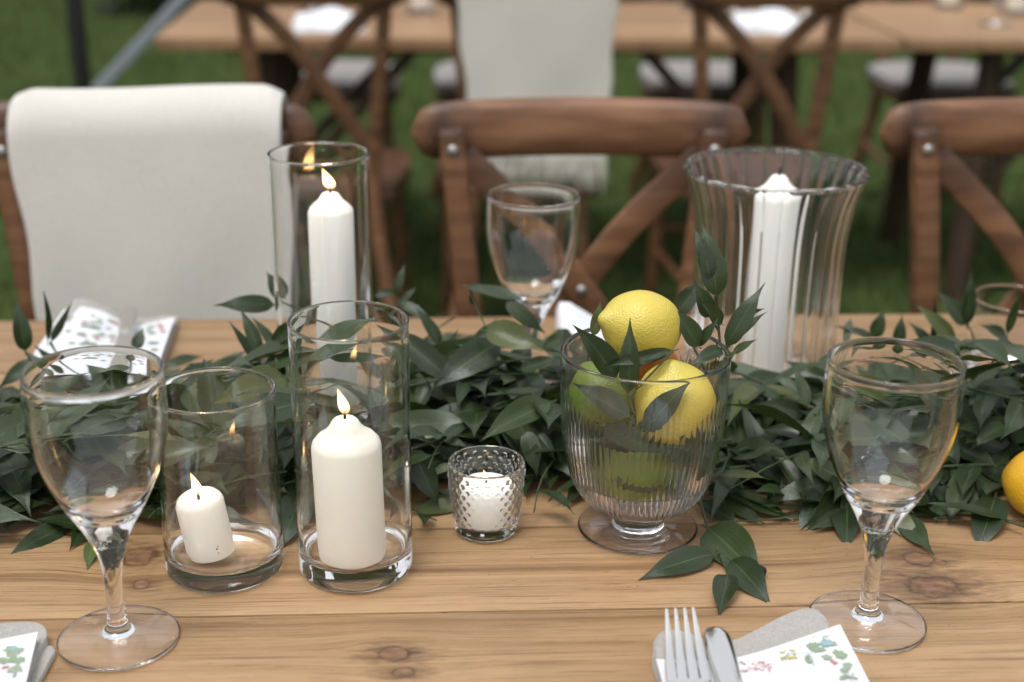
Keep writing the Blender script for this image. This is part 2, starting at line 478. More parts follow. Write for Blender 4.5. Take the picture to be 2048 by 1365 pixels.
n = NT('lawn_turf'); v = n.pos()
a = n.noise(v, 0.9, 4); b = n.noise(v, 14, 4)
n.p(Base_Color=n.mix(b, n.ramp(a, [(0.3, (0.052, 0.085, 0.019)), (0.7, (0.095, 0.135, 0.035))]), (0.04, 0.065, 0.016)), Roughness=0.9, Specular_IOR_Level=0.2)
n.bump(n.noise(v, 90, 3), 0.02)
M_LAWN = n.m
n = NT('grass_blade'); isl = n.new('ShaderNodeNewGeometry').outputs['Random Per Island']
n.p(Base_Color=n.ramp(isl, [(0.0, (0.045, 0.080, 0.018)), (0.6, (0.088, 0.128, 0.034)), (1.0, (0.15, 0.175, 0.055))]), Roughness=0.7, Specular_IOR_Level=0.25)
M_GRASS = n.m
n = NT('hedge_leaf'); isl = n.new('ShaderNodeNewGeometry').outputs['Random Per Island']
n.p(Base_Color=n.ramp(isl, [(0.0, (0.010, 0.020, 0.008)), (1.0, (0.028, 0.045, 0.016))]), Roughness=0.55)
M_HEDGE = n.m

# ================================================================== SETTING
def lawn_fn(u, v):
    x = -130 + 260 * u; y = -130 + 260 * v
    return (x, y, 0.0)
tag(obj('lawn', [grid(40, 40, lawn_fn)], M_LAWN), kind='structure')
# grass blades where the camera can see the turf
NB = 70000
gy = 1.8 + 9.5 * rng.random(NB) ** 0.9
gx = (rng.random(NB) - 0.5) * (gy * 0.95 + 1.2) + 0.06 * gy
ga = rng.random(NB) * 6.283; gh = 0.025 + 0.035 * rng.random(NB); gw = 0.0035 + 0.003 * rng.random(NB)
lx = (rng.random(NB) - .5) * 0.05; ly = (rng.random(NB) - .5) * 0.05
V = np.empty((NB, 3, 3))
V[:, 0] = np.c_[gx - np.cos(ga) * gw, gy - np.sin(ga) * gw, np.zeros(NB)]
V[:, 1] = np.c_[gx + np.cos(ga) * gw, gy + np.sin(ga) * gw, np.zeros(NB)]
V[:, 2] = np.c_[gx + lx, gy + ly, gh]
me = bpy.data.meshes.new('grass')
me.from_pydata(V.reshape(-1, 3).tolist(), [], np.arange(NB * 3).reshape(-1, 3).tolist())
tag(link('grass', me, M_GRASS), 'short mown grass of the lawn', 'grass', kind='stuff')

# evergreen hedge beyond the tables, plus unseen ones added to block low sky light
def hedge(label, cx, cy_, L, H, D, rz, NL):
    hd = thing('evergreen_hedge', label, 'hedge', (cx, cy_, 0), rz)
    obj('branches', [box(0, 0.05, H * 0.5 + 0.03, L - 0.4, D * 0.72, H - 0.25, 0.05)], M_TRESTLE, hd)
    hx = (rng.random(NL) - .5) * L; hz = 0.02 + (H - 0.05) * rng.random(NL)
    face = np.where(rng.random(NL) < 0.75, -1, 1)
    hy = face * (D / 2 - (D * 0.24) * rng.random(NL) ** 1.5) + 0.06 * np.sin(hx * 3.1) + 0.05 * np.sin(hz * 5 + hx)
    tp = rng.random(NL) < 0.12
    hy[tp] = (rng.random(tp.sum()) - .5) * D; hz[tp] = H - 0.12 + 0.22 * rng.random(tp.sum())
    dA = rng.normal(size=(NL, 3)); dA /= np.linalg.norm(dA, axis=1)[:, None]
    dB = np.cross(dA, rng.normal(size=(NL, 3))); dB /= np.linalg.norm(dB, axis=1)[:, None]
    ls = (0.035 + 0.045 * rng.random(NL))[:, None]; c0 = np.c_[hx, hy, hz]
    V = np.stack([c0 - dA * ls, c0 + dB * ls * .5, c0 + dA * ls, c0 - dB * ls * .5], 1)
    me = bpy.data.meshes.new('foliage')
    me.from_pydata(V.reshape(-1, 3).tolist(), [], np.arange(NL * 4).reshape(-1, 4).tolist())
    link('foliage', me, M_HEDGE, hd)
hedge('dark evergreen hedge rising beyond the second row of tables', 3.6, 9.95, 11.6, 3.2, 1.1, 0, 34000)
hedge('unseen evergreen hedge added past the open lawn to block low sky', -6.2, 15.0, 9.0, 3.2, 1.1, 0, 16000)
hedge('unseen evergreen hedge added beside the lawn beyond the black pole to block low sky', -10.0, 5.0, 19.0, 3.2, 1.1, R(90), 26000)
hedge('unseen evergreen hedge added past the butted tables to block low sky', 10.2, 3.0, 15.0, 3.2, 1.1, R(-90), 22000)

# ================================================================== TABLES
def table(name, label, x0, x1, y0, y1, npl, mat, group=None):
    t = thing(name, label, 'table', ((x0 + x1) / 2, (y0 + y1) / 2, 0), 0, group)
    L, W = x1 - x0, y1 - y0
    pw = W / npl
    me = mesh('plank', [box(0, 0, 0, L, pw - 0.0026, 0.032, 0.0018, 2)])
    for i in range(npl):
        o = link('plank', me, mat, t)
        o.location = (random.uniform(-.003, .003), -W / 2 + pw * (i + .5), T - 0.016 - (0.0 if i % 2 else 0.0004))
    for s in (-1, 1):
        obj('apron', [box(0, s * (W / 2 - 0.16), T - 0.048, L - 0.3, 0.022, 0.030, 0.003)], M_TRESTLE, t)
        xe = s * (L / 2 - 0.28)
        for q in (-1, 1):
            obj('leg', [tube([(xe, q * (W / 2 - 0.12), T - 0.035), (xe + s * 0.04, q * (W / 2 - 0.07), 0.0)], 0.03, 8, 0.03, 6)], M_TRESTLE, t)
            obj('brace', [tube([(xe, q * (W / 2 - 0.15), 0.30), (xe - s * 0.38, q * (W / 2 - 0.15), T - 0.04)], 0.016, 8, 0.016, 6)], M_TRESTLE, t)
        obj('crossbar', [tube([(xe, -W / 2 + .13, 0.30), (xe, W / 2 - .13, 0.30)], 0.02, 8, 0.03, 6)], M_TRESTLE, t)
    return t
table('dining_table', 'long pine dining table dressed with the leafy garland and candles', -1.02, 1.26, 0.644, 1.543, 7, M_TABLE)
table('dining_table', 'pine table with an open end by the lawn, in the row behind', -0.704, 1.208, 3.66, 4.41, 6, M_TABLE2)
table('dining_table', 'pine table butted end to end onto the other table in the row behind', 1.222, 3.12, 3.672, 4.422, 6, M_TABLE2)

# ================================================================== CHAIRS  (local: faces -Y, backrest at +Y)
def make_chair():
    c = thing('cross_back_chair', '', 'chair')
    def se(u, v):
        a, b = 2 * u - 1, 2 * v - 1
        f = math.sqrt(max(1 - a * a / 2, 0)); g = math.sqrt(max(1 - b * b / 2, 0))
        k = 0.35
        x = a * ((1 - k) + k * g); y = b * ((1 - k) + k * f)
        return (x * 0.205 * (1 - 0.08 * b), y * 0.205 - 0.01, 0.462 - 0.010 * max(0, 1 - a * a) * max(0, 1 - b * b))
    obj('seat', [slab(15, 15, se, 0.034)], M_SEAT, c)
    # top rail, bowed and capsule ended
    pts, rh, rt = [], [], []
    for i in range(33):
        a = -1 + 2 * i / 32
        e = (1 - abs(a) ** 14) ** 0.5
        pts.append((a * 0.214, 0.222 + 0.022 * (1 - a * a), 0.917 + 0.004 * (1 - a * a))); rh.append(max(0.0372 * e, 0.002)); rt.append(max(0.019 * (1 - abs(a) ** 10) ** 0.5, 0.002))
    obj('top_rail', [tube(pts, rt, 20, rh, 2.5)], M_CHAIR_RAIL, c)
    for s in (-1, 1):
        path = dense([(s * 0.195, 0.255, 0.0), (s * 0.150, 0.205, 0.22), (s * 0.124, 0.178, 0.46), (s * 0.143, 0.188, 0.70), (s * 0.1635, 0.202, 0.922)], 6)
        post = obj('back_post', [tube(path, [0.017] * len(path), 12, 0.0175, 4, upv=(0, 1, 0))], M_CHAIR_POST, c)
        obj('bolt', [xf(lathe([(0.0072, 0), (0.0068, 0.002), (0.0045, 0.0036), (0, 0.0042)], 16), Matrix.Translation((s * 0.1625, 0.1842, 0.9035)) @ Matrix.Rotation(R(90), 4, 'X'))], M_BOLT, post)
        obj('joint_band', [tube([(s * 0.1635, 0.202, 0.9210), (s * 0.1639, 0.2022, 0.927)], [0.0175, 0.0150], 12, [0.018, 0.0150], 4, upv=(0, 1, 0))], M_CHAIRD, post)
        obj('front_leg', [tube(dense([(s * 0.165, -0.165, 0.43), (s * 0.175, -0.178, 0.2), (s * 0.185, -0.19, 0.0)], 4), 0.017, 10, 0.017, 3, upv=(0, 1, 0))], M_CHAIR, c)
        obj('side_stretcher', [tube([(s * 0.172, -0.178, 0.19), (s * 0.152, 0.205, 0.21)], 0.011, 10)], M_CHAIR, c)
        b = dense([(s * 0.150, 0.197 + .002 * s, 0.895), (s * 0.06, 0.191 + .006 * s, 0.805), (0, 0.187 + .0075 * s, 0.725), (-s * 0.06, 0.183 + .006 * s, 0.635), (-s * 0.118, 0.178, 0.535)], 4)
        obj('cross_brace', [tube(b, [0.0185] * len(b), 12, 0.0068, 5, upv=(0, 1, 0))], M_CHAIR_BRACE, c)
    obj('centre_bolt', [xf(lathe([(0.0072, 0), (0.0068, 0.002), (0.0045, 0.0036), (0, 0.0042)], 16), Matrix.Translation((0, 0.1725, 0.725)) @ Matrix.Rotation(R(90), 4, 'X'))], M_BOLT, c)
    obj('front_stretcher', [tube([(-0.175, -0.178, 0.25), (0.175, -0.178, 0.25)], 0.011, 10)], M_CHAIR, c)
    return c
CG = 'cross back chairs at the tables'
ch = make_chair(); ch['group'] = CG
ch.location = (-0.362, 1.535, 0); ch['label'] = 'brown cross back chair under the cream throw at the garland table'
def chair(x, y, rz, label): return copy_tree(ch, None, (x, y, 0), rz, label)
chair(0.183, 1.535, 0, 'bare brown cross back chair behind the stemmed glass, centre of the garland table')
chair(0.777, 1.535, 0, 'bare brown cross back chair beyond the flared hurricane vase, next to the last short vase')
chair(-0.272, 3.47, R(180), 'dark bare cross back chair near the open end of the rear table')
chair(0.21, 3.47, R(180), 'cross back chair hung with the fringed oatmeal throw at the rear table')
chair(0.762, 3.47, R(180), 'dark bare cross back chair at rear table beside the fringed throw')
FAR = [(-0.32, 'far side chair facing the open end of the rear table, pale cushion on it'), (0.2, 'far side chair of the rear table hidden behind the fringed throw'),
       (0.885, 'far side chair of the rear table by the join of the two tables'), (1.67, 'far side chair at the butted second rear table')]
for x, lb in FAR:
    chair(x, 4.68, random.uniform(-.05, .05), lb)
    cu = obj('seat_cushion', [slab(13, 13, lambda u, v: ((2 * u - 1) * (0.205 - 0.02 * (2 * v - 1) ** 2) , (2 * v - 1) * (0.20 - 0.02 * (2 * u - 1) ** 2), 0.026 + 0.022 * (max(0, (1 - (2 * u - 1) ** 4) * (1 - (2 * v - 1) ** 4))) ** 0.5), 0.024)], M_CUSH)
    cu.location = (x, 4.66, 0.462)
    tag(cu, 'pale linen seat cushion on the ' + lb.replace(', pale cushion on it', '').replace(' of the rear table', '').replace(' facing the open end', ' by the open end'), 'cushion', 'cushions on the far side chairs')

# ================================================================== THROWS
def drape(name, xs_top, xs_bot, zt, zb, yf, yb, sgn, mat, label, seedv, zback):
    """cloth laid over a chair rail: front face towards the camera side (sgn=-1)"""
    rs = random.Random(seedv)
    ph = [rs.uniform(0, 6) for _ in range(6)]
    NV = 60
    yc = (yf + yb) / 2; rr = abs(yb - yf) / 2
    def fn(u, v):
        # v: 0 back hem -> rail top -> 1 front hem
        if v < 0.25:
            k = v / 0.25; z_ = zback + (zt - rr - zback) * k; y_ = yb; dn = 1 - k
        elif v < 0.40:
            k = (v - 0.25) / 0.15; a = math.pi * k
            z_ = zt - rr + rr * math.sin(a); y_ = yc + (yb - yc) * math.cos(a); dn = 0
        else:
            k = (v - 0.40) / 0.60; z_ = zt - rr + (zb - zt + rr) * k; y_ = yf - 0.045 * k; dn = k
        l = xs_top[0] + (xs_bot[0] - xs_top[0]) * dn; r_ = xs_top[1] + (xs_bot[1] - xs_top[1]) * dn
        x_ = l + (r_ - l) * u
        fold = 0.0040 * dn ** 0.7 * (math.sin(6 * u + ph[0] + 2.5 * dn) + 0.5 * math.sin(10 * u + ph[1] - 5 * dn)) + 0.0030 * math.sin(11 * u + 9 * v + ph[2]) * math.sin(6 * v + ph[5]) * dn
        sag = 0.003 * math.sin(5 * u + ph[3]) * (1 - dn) - 0.010 * max(0, abs(2 * u - 1) - 0.86) / 0.14 * (1 - dn)
        return (x_ + 0.003 * math.sin(14 * dn + ph[4]), y_ + fold, z_ + sag)
    V, Fc = grid(48, NV, fn)
    me = mesh(name, [(V, Fc)])
    o = link(name, me, mat)
    m = o.modifiers.new('thickness', 'SOLIDIFY'); m.thickness = 0.009; m.offset = 0
    s = o.modifiers.new('soft', 'SUBSURF'); s.levels = 1; s.render_levels = 1
    return tag(o, label, 'blanket')
a, b = ony(2, 180, 1.71), ony(560, 180, 1.71)
a2, b2 = ony(86, 630, 1.66), ony(543, 640, 1.66)
drape('throw_blanket', (a[0], b[0]), (a2[0], b2[0]), 0.970, 0.52, 1.716, 1.812, -1, M_THROW, 'cream herringbone wool throw draped over a chair back at the garland table', 3, 0.62)
F_ = drape('throw_blanket', (0.046, 0.402), (0.082, 0.382), 0.975, 0.555, 3.180, 3.278, -1, M_THROW2, 'oatmeal wool throw with a fringed hem hanging at the rear table', 8, 0.62)
fr = []
for i in range(130):
    u = i / 129; x = 0.084 + 0.296 * u
    y0 = 3.135 + random.uniform(-.006, .006)
    L = random.uniform(0.055, 0.085); dx = random.uniform(-.012, .012); dy = random.uniform(-.012, .006)
    fr.append(tube([(x, y0, 0.565), (x + dx * .4, y0 + dy, 0.565 - L * .5), (x + dx, y0 + dy * .5, 0.565 - L)], [0.0022, 0.0034, 0.0012], 5))
tag(obj('fringe', fr, M_FRINGE, F_), kind='stuff')

# ================================================================== GLASSWARE
def goblet_mesh():
    out = dense([(0.0415, 0.0018), (0.0405, 0.0032), (0.030, 0.0048), (0.018, 0.0068), (0.0105, 0.0095), (0.0072, 0.0150), (0.0062, 0.028), (0.0062, 0.046), (0.0078, 0.062), (0.0120, 0.077), (0.0185, 0.091), (0.0275, 0.107), (0.0365, 0.127), (0.0430, 0.148), (0.0457, 0.168), (0.0458, 0.186), (0.0449, 0.2005)], 5)
    rim = [(0.0441 + 0.0012 * math.cos(a), 0.2020 + 0.0012 * math.sin(a)) for a in np.linspace(-0.5, math.pi + 0.5, 11)]
    inn = dense([(0.0443, 0.186), (0.0441, 0.168), (0.0413, 0.148), (0.0345, 0.127), (0.0255, 0.110), (0.0150, 0.1005), (0.006, 0.0985), (0.0, 0.0982)], 5)
    prof = [(0, 0.0022), (0.012, 0.0016), (0.030, 0.0002), (0.040, 0.0)] + [tuple(p) for p in out] + rim + [tuple(p) for p in inn[:-1]] + [(0, 0.0982)]
    return mesh('goblet', [lathe(prof, 80)])
ME_GOB = goblet_mesh()
def goblet(loc, label, mat=M_GOBLET):
    o = link('wine_glass', ME_GOB, mat); o.location = loc
    return tag(o, label, 'wine glass', 'stemmed wine glasses')
EPS = 0.0006
goblet((-0.224, 0.871, T + EPS), 'empty stemmed wine glass beside the short candle vase')
goblet((0.307, 0.874, T + EPS), 'empty stemmed wine glass standing by the napkin with fork and knife')
q = ony(1067, 402, 1.315)
goblet((q[0], q[1] - 0.0, T + EPS), 'empty stemmed wine glass standing behind the garland before the bare chair')

def vase_mesh(r, h, wall=0.0019, base=0.013, n=80):
    o = [(0, 0.0008), (r - 0.012, 0.0004), (r - 0.005, 0.0), (r - 0.0018, 0.0012), (r - 0.0004, 0.004), (r, 0.009)]
    o += [(r, 0.009 + (h - 0.012) * k / 12) for k in range(1, 13)]
    b_ = wall * 0.62
    o += [(r - wall / 2 + b_ * math.cos(a), h - b_ + b_ * math.sin(a)) for a in np.linspace(-0.45, math.pi + 0.45, 11)]
    o += [(r - wall, h - 0.003 - (h - base - 0.013) * k / 12) for k in range(0, 13)]
    o += [(r - wall - 0.0010, base + 0.005), (r - wall - 0.0035, base + 0.0020), (r - wall - 0.009, base + 0.0004), (r * 0.5, base), (0, base)]
    return mesh('vase', [lathe(o, n)])
def vase(name, r, h, loc, label, base=0.013):
    o = link(name, vase_mesh(r, h, base=base), M_GLASS); o.location = loc
    return tag(o, label, 'vase', 'clear glass candle cylinders')

ME_FLAME = mesh('flame', [lathe([(0, 0.0)] + [(0.21 * math.sin(math.pi * min(1, t ** 0.62)) * (1 - 0.35 * t) + 0.004, t) for t in np.linspace(0.02, 0.97, 16)] + [(0, 1.0)], 16)])
for v in ME_FLAME.vertices:                           # lean and flicker
    v.co.x += -0.26 * v.co.z ** 1.6
def candle(r, h, loc, label, top='dome', lit=True, mat=M_WAX, tilt=(0, 0), fh=0.021, fl=1.0):
    c = thing('pillar_candle', label, 'candle', loc)
    c.rotation_euler = (tilt[0], tilt[1], 0)
    rs = random.Random(int(r * 1e5) + int(h * 1e4))
    if top == 'dome':     # shouldered top rising to a small collar round the wick
        pr = [(0, 0), (r - 0.003, 0), (r - 0.0006, 0.0012), (r, 0.004), (r, h * 0.5), (r, h - 0.0225), (r - 0.0010, h - 0.0185), (r - 0.0040, h - 0.0152), (r - 0.0090, h - 0.0118), (r - 0.0128, h - 0.0078), (r - 0.0155, h - 0.0030), (r - 0.0180, h - 0.0006), (0.0035, h), (0.0012, h - 0.0006), (0, h - 0.0006)]
        if r < 0.022:
            pr = [(0, 0), (r - 0.003, 0), (r - 0.0006, 0.0012), (r, 0.004), (r, h * 0.5), (r, h - 0.018), (r - 0.0012, h - 0.0145), (r - 0.005, h - 0.0105), (r - 0.0095, h - 0.0065), (r - 0.0130, h - 0.0012), (0.0045, h), (0.0012, h - 0.0006), (0, h - 0.0006)]
        wz = h - 0.001
    else:                 # burnt flat with a melt dish
        pr = [(0, 0), (r - 0.003, 0), (r - 0.0006, 0.0012), (r, 0.004), (r, h * 0.5), (r, h - 0.006), (r - 0.0012, h - 0.0022), (r - 0.004, h), (r - 0.007, h - 0.0006), (r - 0.011, h - 0.0028), (0.003, h - 0.0034), (0, h - 0.0034)]
        wz = h - 0.0038
    ph = [rs.uniform(0, 6) for _ in range(4)]
    def wob(rr, z, t, i):
        return rr * (1 + 0.010 * math.sin(2 * t + ph[0]) * (z / h) + (0.02 * math.sin(3 * t + ph[1]) + 0.014 * math.sin(7 * t + ph[2]) if z > h - 0.016 and rr < r * 0.98 else 0))
    obj('wax', [lathe(pr, 48, wob)], mat, c)
    obj('wick', [tube([(0, 0, wz), (0.0003, 0, wz + 0.004), (0.0012, 0.0005, wz + 0.0085)], [0.0011, 0.0011, 0.0008], 8)], M_WICK, c)
    if lit:
        f = link('flame', ME_FLAME, M_FLAME, c)
        f.location = (0.0006, 0, wz + 0.0035); f.scale = (fh * fl, fh * fl * 0.8, fh); f.rotation_euler = (-tilt[0], -tilt[1], 0)
    return c
# short cylinder, leaning stub candle
v1 = np.array([-0.164, 0.972, T + EPS])
vase('candle_vase', 0.0447, 0.147, v1, 'short clear cylinder vase holding a leaning lit stub candle')
candle(0.0180, 0.0505, v1 + np.array([-0.0085, -0.006, 0.0147]), 'short ivory stub candle leaning in the low vase, lit', 'flat', True, M_WAX, (R(2), R(-8.0)), 0.0195)
st_ = [o_ for o_ in bpy.data.objects if o_.get('label', '').startswith('short ivory stub')][0]
for a_, z_, r_ in ((-62, 0.012, 0.0008), (-58, 0.0135, 0.0006), (-60, 0.0085, 0.0005)):
    obj('soot_speck', [xf(lathe([(0, 0), (r_, 0), (r_ * .7, 0.0003), (0, 0.0004)], 7), Matrix.Rotation(R(a_), 4, 'Z') @ Matrix.Translation((0.01795, 0, z_)) @ Matrix.Rotation(R(90), 4, 'Y'))], M_WICK, st_)
# tall front cylinder
v2 = np.array([-0.064, 0.968, T + EPS])
vase('candle_vase', 0.0435, 0.2015, v2, 'tall clear cylinder vase beside the studded tealight cup', 0.015)
candle(0.0253, 0.115, v2 + np.array([-0.0015, -0.0125, 0.0157]), 'ivory pillar candle with shouldered top in the tall vase, lit', 'dome', True, M_WAX, (R(0.5), R(-1.2)), 0.021)
# rear cylinder in the garland
q = ony(637, 306, 1.245); v3 = np.array([q[0], q[1], T + EPS]); h3 = q[2] - T
vase('candle_vase', 0.0448, h3, v3, 'tallest clear cylinder vase rising out of the garland before the throw', 0.015)
k = ony(660, 385, 1.25)
candle(0.0205, k[2] - T - 0.0165, np.array([k[0], 1.25, T + 0.0165]), 'slim white pillar candle burning in the tallest vase', 'dome', True, M_WAX2, (0, 0), 0.022, 1.25)
# short cylinder at the far right
q = ony(2036, 597, 1.345); v4 = np.array([q[0], q[1], T + EPS])
vase('candle_vase', 0.0447, q[2] - T, v4, 'short clear cylinder vase at the end of the garland before a bare chair')

# flared hurricane vase with soft panels
q = ony(1551, 338, 1.335); vh = np.array([q[0], q[1], T + EPS]); hh = q[2] - T
NPAN = 26
hp = [(0.060, 0.0), (0.066, 0.003), (0.0715, 0.010), (0.0730, 0.05), (0.0730, 0.09), (0.0735, hh * 0.60), (0.0750, hh * 0.74), (0.0805, hh * 0.88), (0.0895, hh - 0.001)]
outp = [tuple(p) for p in dense(hp, 5)]
inp = [(r - 0.0034, max(z, 0.010)) for r, z in reversed(outp) if z > 0.008]
pr = [(0, 0.0006)] + outp + [(0.0878 + 0.0018 * math.cos(a), hh - 0.0006 + 0.0018 * math.sin(a)) for a in np.linspace(-0.2, math.pi + 0.2, 9)] + inp + [(0.058, 0.0095), (0.03, 0.009), (0, 0.009)]
no = len(outp) + 1
def hrf(r, z, t, i):
    if i > no + 8 and z > 0.012: return r - 0.0021 * (1 - abs(math.sin(NPAN * t / 2)) ** 0.8) * min(1, (z - 0.012) / 0.02) * (1 if z < hh - 0.006 else 0.4)
    if z > 0.012: return r - 0.0012 * (0.5 + 0.5 * math.cos(NPAN * t)) * min(1, (z - 0.012) / 0.02)
    return r
o = obj('hurricane_vase', [lathe(pr, NPAN * 12, hrf)], M_GLASS); o.location = vh
tag(o, 'large flared hurricane vase of panelled glass holding an unlit candle', 'vase')
k = ony(1562, 350, 1.335)
candle(0.0240, k[2] - T - 0.0105, np.array([vh[0] + 0.004, vh[1], T + 0.0105]), 'unlit white pillar candle inside the flared hurricane vase', 'dome', False, M_WAX2)

# studded tealight cup
def hobnail():
    H, r0, r1 = 0.061, 0.0250, 0.0308
    rows, cols = 9, 22
    zA, zB = 0.0125, 0.0565
    NT_, NZ = cols * 12, 110
    V, Fc = [], []
    def rad(z): return r0 + (r1 - r0) * min(1, z / H) ** 0.85
    def add_row(fn):
        s = len(V)
        for k in range(NT_):
            t = 2 * math.pi * k / NT_; r, z = fn(t); V.append((r * math.cos(t), r * math.sin(t), z))
        return s
    R_ = []
    R_.append(add_row(lambda t: (0.012, 0.0007))); R_.append(add_row(lambda t: (0.0222, 0.0))); R_.append(add_row(lambda t: (0.0242, 0.0012)))
    dz = (zB - zA) / rows
    for i in range(NZ + 1):
        z = 0.003 + (H - 0.0045) * i / NZ
        def fn(t, z=z):
            r = rad(z); b = 0
            if zA <= z < zB:
                k = int((z - zA) / dz); zc = zA + dz * (k + .5); off = 0.5 * (k % 2)
                s = (t / (2 * math.pi) * cols + off) % 1.0 - 0.5
                rb = min(0.5 * 2 * math.pi * r / cols * 0.66, dz * 0.46)
                e2 = ((s * 2 * math.pi * r / cols) ** 2 + (z - zc) ** 2) / rb ** 2
                if e2 < 1: b = 0.0014 * math.sqrt(1 - e2) * (0.55 + 0.45 * min(1, (z - zA) / 0.02))
            return r + b, z
        R_.append(add_row(fn))
    for r, z in ((r1 - 0.0006, H - 0.0005), (r1 - 0.0014, H), (r1 - 0.0022, H - 0.0006)): R_.append(add_row(lambda t: (r, z)))
    for i in range(14):
        z = H - 0.002 - (H - 0.0125) * i / 13
        R_.append(add_row(lambda t: (rad(z) - 0.0030, z)))
    R_.append(add_row(lambda t: (0.018, 0.0092))); R_.append(add_row(lambda t: (0.008, 0.009)))
    for a, b in zip(R_[:-1], R_[1:]):
        for k in range(NT_):
            j = (k + 1) % NT_; Fc.append((a + k, a + j, b + j, b + k))
    c0 = len(V); V.append((0, 0, 0.0007)); c1 = len(V); V.append((0, 0, 0.009))
    for k in range(NT_):
        j = (k + 1) % NT_; Fc.append((c0, R_[0] + j, R_[0] + k)); Fc.append((R_[-1] + k, R_[-1] + j, c1))
    return V, Fc
o = obj('tealight_holder', [hobnail()], M_GLASS)
hb = np.array([0.038, 1.025, T + EPS]); o.location = hb
tag(o, 'small studded glass tealight cup between the tall vase and the fruit bowl', 'candle holder')
c = thing('tealight_candle', 'lit white votive candle inside the studded glass cup', 'candle', hb + np.array([0, 0, 0.0098]))
obj('wax', [lathe([(0, 0), (0.0196, 0), (0.0202, 0.001), (0.0215, 0.030), (0.0205, 0.0312), (0.018, 0.0302), (0, 0.0300)], 40)], M_WAX2, c)
obj('wick', [tube([(0, 0, 0.0295), (0, 0, 0.0365)], 0.0009, 6)], M_WICK, c)
f = link('flame', ME_FLAME, M_FLAME, c); f.location = (0, 0, 0.0335); f.scale = (0.010, 0.009, 0.0105)

# footed ribbed fruit bowl
bw = np.array([0.1615, 1.026, T + EPS])
BO = [(0.0285, 0.0195), (0.0400, 0.0245), (0.0490, 0.0335), (0.0562, 0.0470), (0.0610, 0.0680), (0.0640, 0.0900), (0.0655, 0.1150), (0.0660, 0.1400), (0.0660, 0.1515)]
bo = [tuple(p) for p in dense(BO, 6)]
bi = [(max(r - 0.0042, 0), z + (0.0035 if z < 0.05 else 0)) for r, z in reversed(bo) if z < 0.1495]
foot = [(0, 0.0008), (0.02, 0.0006), (0.046, 0.0), (0.0483, 0.0004), (0.0487, 0.0010), (0.0482, 0.0017), (0.036, 0.0021), (0.0255, 0.0024), (0.0212, 0.0036), (0.0202, 0.0060), (0.0204, 0.0120), (0.0225, 0.0160)]
pr = foot + bo + [(0.0639 + 0.0022 * math.cos(a), 0.1515 + 0.0022 * math.sin(a)) for a in np.linspace(-0.1, math.pi + 0.3, 11)] + bi + [(0.018, 0.0218), (0, 0.0214)]
NR = 84
nf, nb_ = len(foot), len(bo)
def brf(r, z, t, i):
    if nf <= i < nf + nb_ and 0.019 < z < 0.129:
        k = min(1, (z - 0.019) / 0.012) * min(1, (0.129 - z) / 0.010)
        return r - 0.0006 * k * (1 - abs(math.sin(NR * t / 2)) ** 0.7) * min(1, r / 0.05)
    return r
o = obj('footed_bowl', [lathe(pr, NR * 8, brf)], M_PLUM); o.location = bw
tag(o, 'footed ribbed glass bowl filled with lemons, limes and leaves', 'bowl')

# ================================================================== FRUIT
def citrus_mesh(r, L, nip, seedv, blunt=0.0):
    rs = random.Random(seedv); ph = [rs.uniform(0, 6) for _ in range(6)]
    pr = []
    for i in range(41):
        a = -math.pi / 2 + math.pi * i / 40
        z = L / 2 * math.sin(a); rr = r * math.cos(a) ** 0.92 if math.cos(a) > 1e-5 else 0
        pr.append([max(rr, 0), z])
    body = [(0, -L / 2)] + [tuple(p) for p in pr[1:-1]] + [(0, L / 2)]
    def rf(rr, z, t, i):
        return rr * (1 + 0.018 * math.sin(2 * t + ph[0]) + 0.012 * math.sin(3 * t + ph[1] + z * 60) + 0.010 * math.sin(5 * t + z * 120 + ph[2]))
    V, Fc = lathe(body, 40, rf)
    out = []
    for x, y, z in V:
        rho = math.hypot(x, y) / r
        k = math.exp(-(rho / 0.30) ** 2)
        if z > 0: z += nip * k
        else: z -= nip * 0.45 * k - 0.0022 * math.exp(-(rho / 0.11) ** 2)
        out.append((x, y, z))
    return out, Fc
def fruit(name, r, L, nip, loc, axis, mat, label, cat, seedv):
    o = obj(name, [citrus_mesh(r, L, nip, seedv)], mat)
    o.location = loc
    o.rotation_euler = Vector(axis).to_track_quat('Z', 'Y').to_euler()
    return tag(o, label, cat)
p = ony(1283, 652, 1.040)
fruit('lemon', 0.0285, 0.064, 0.008, p, (-0.86, -0.34, 0.28), M_LEMON, 'topmost lemon lying above the rim of the footed bowl', 'lemon', 1)
p = ony(1349, 806, 1.004)
fruit('lemon', 0.0305, 0.064, 0.006, p, (-0.15, -0.15, 1.0), M_LEMON, 'lemon pressed against the wall inside the footed bowl', 'lemon', 2)
p = ony(1207, 792, 1.020)
fruit('lime', 0.0262, 0.054, 0.004, p, (-0.45, 0.5, 0.6), M_LIME, 'upper green lime beside the lemon in the footed bowl', 'lime', 3)
fruit('lime', 0.0300, 0.064, 0.004, (bw[0] - 0.004, bw[1] - 0.010, T + 0.0590), (1, 0.2, 0.1), M_LIME, 'lower green lime lying at the bottom of the footed bowl', 'lime', 4)
fruit('lime', 0.0255, 0.052, 0.004, (bw[0] + 0.026, bw[1] + 0.022, T + 0.073), (0.3, 1, 0.4), M_LIME, 'hidden lime at the back of the footed bowl', 'lime', 9)
p = ony(1302, 742, 1.064)
fruit('orange', 0.0235, 0.046, 0.001, p, (0, 0.3, 1), M_ORANGE, 'small orange wedged behind the lemons in the footed bowl', 'orange', 5)
p = onz(2062, 1058, T + 0.004)
fruit('lemon', 0.0300, 0.066, 0.007, (p[0] + 0.019, p[1] + 0.026, T + 0.0302), (0.75, -0.65, 0.02), M_LEMON2, 'ripe deep yellow lemon lying on the boards against the garland', 'lemon', 6)

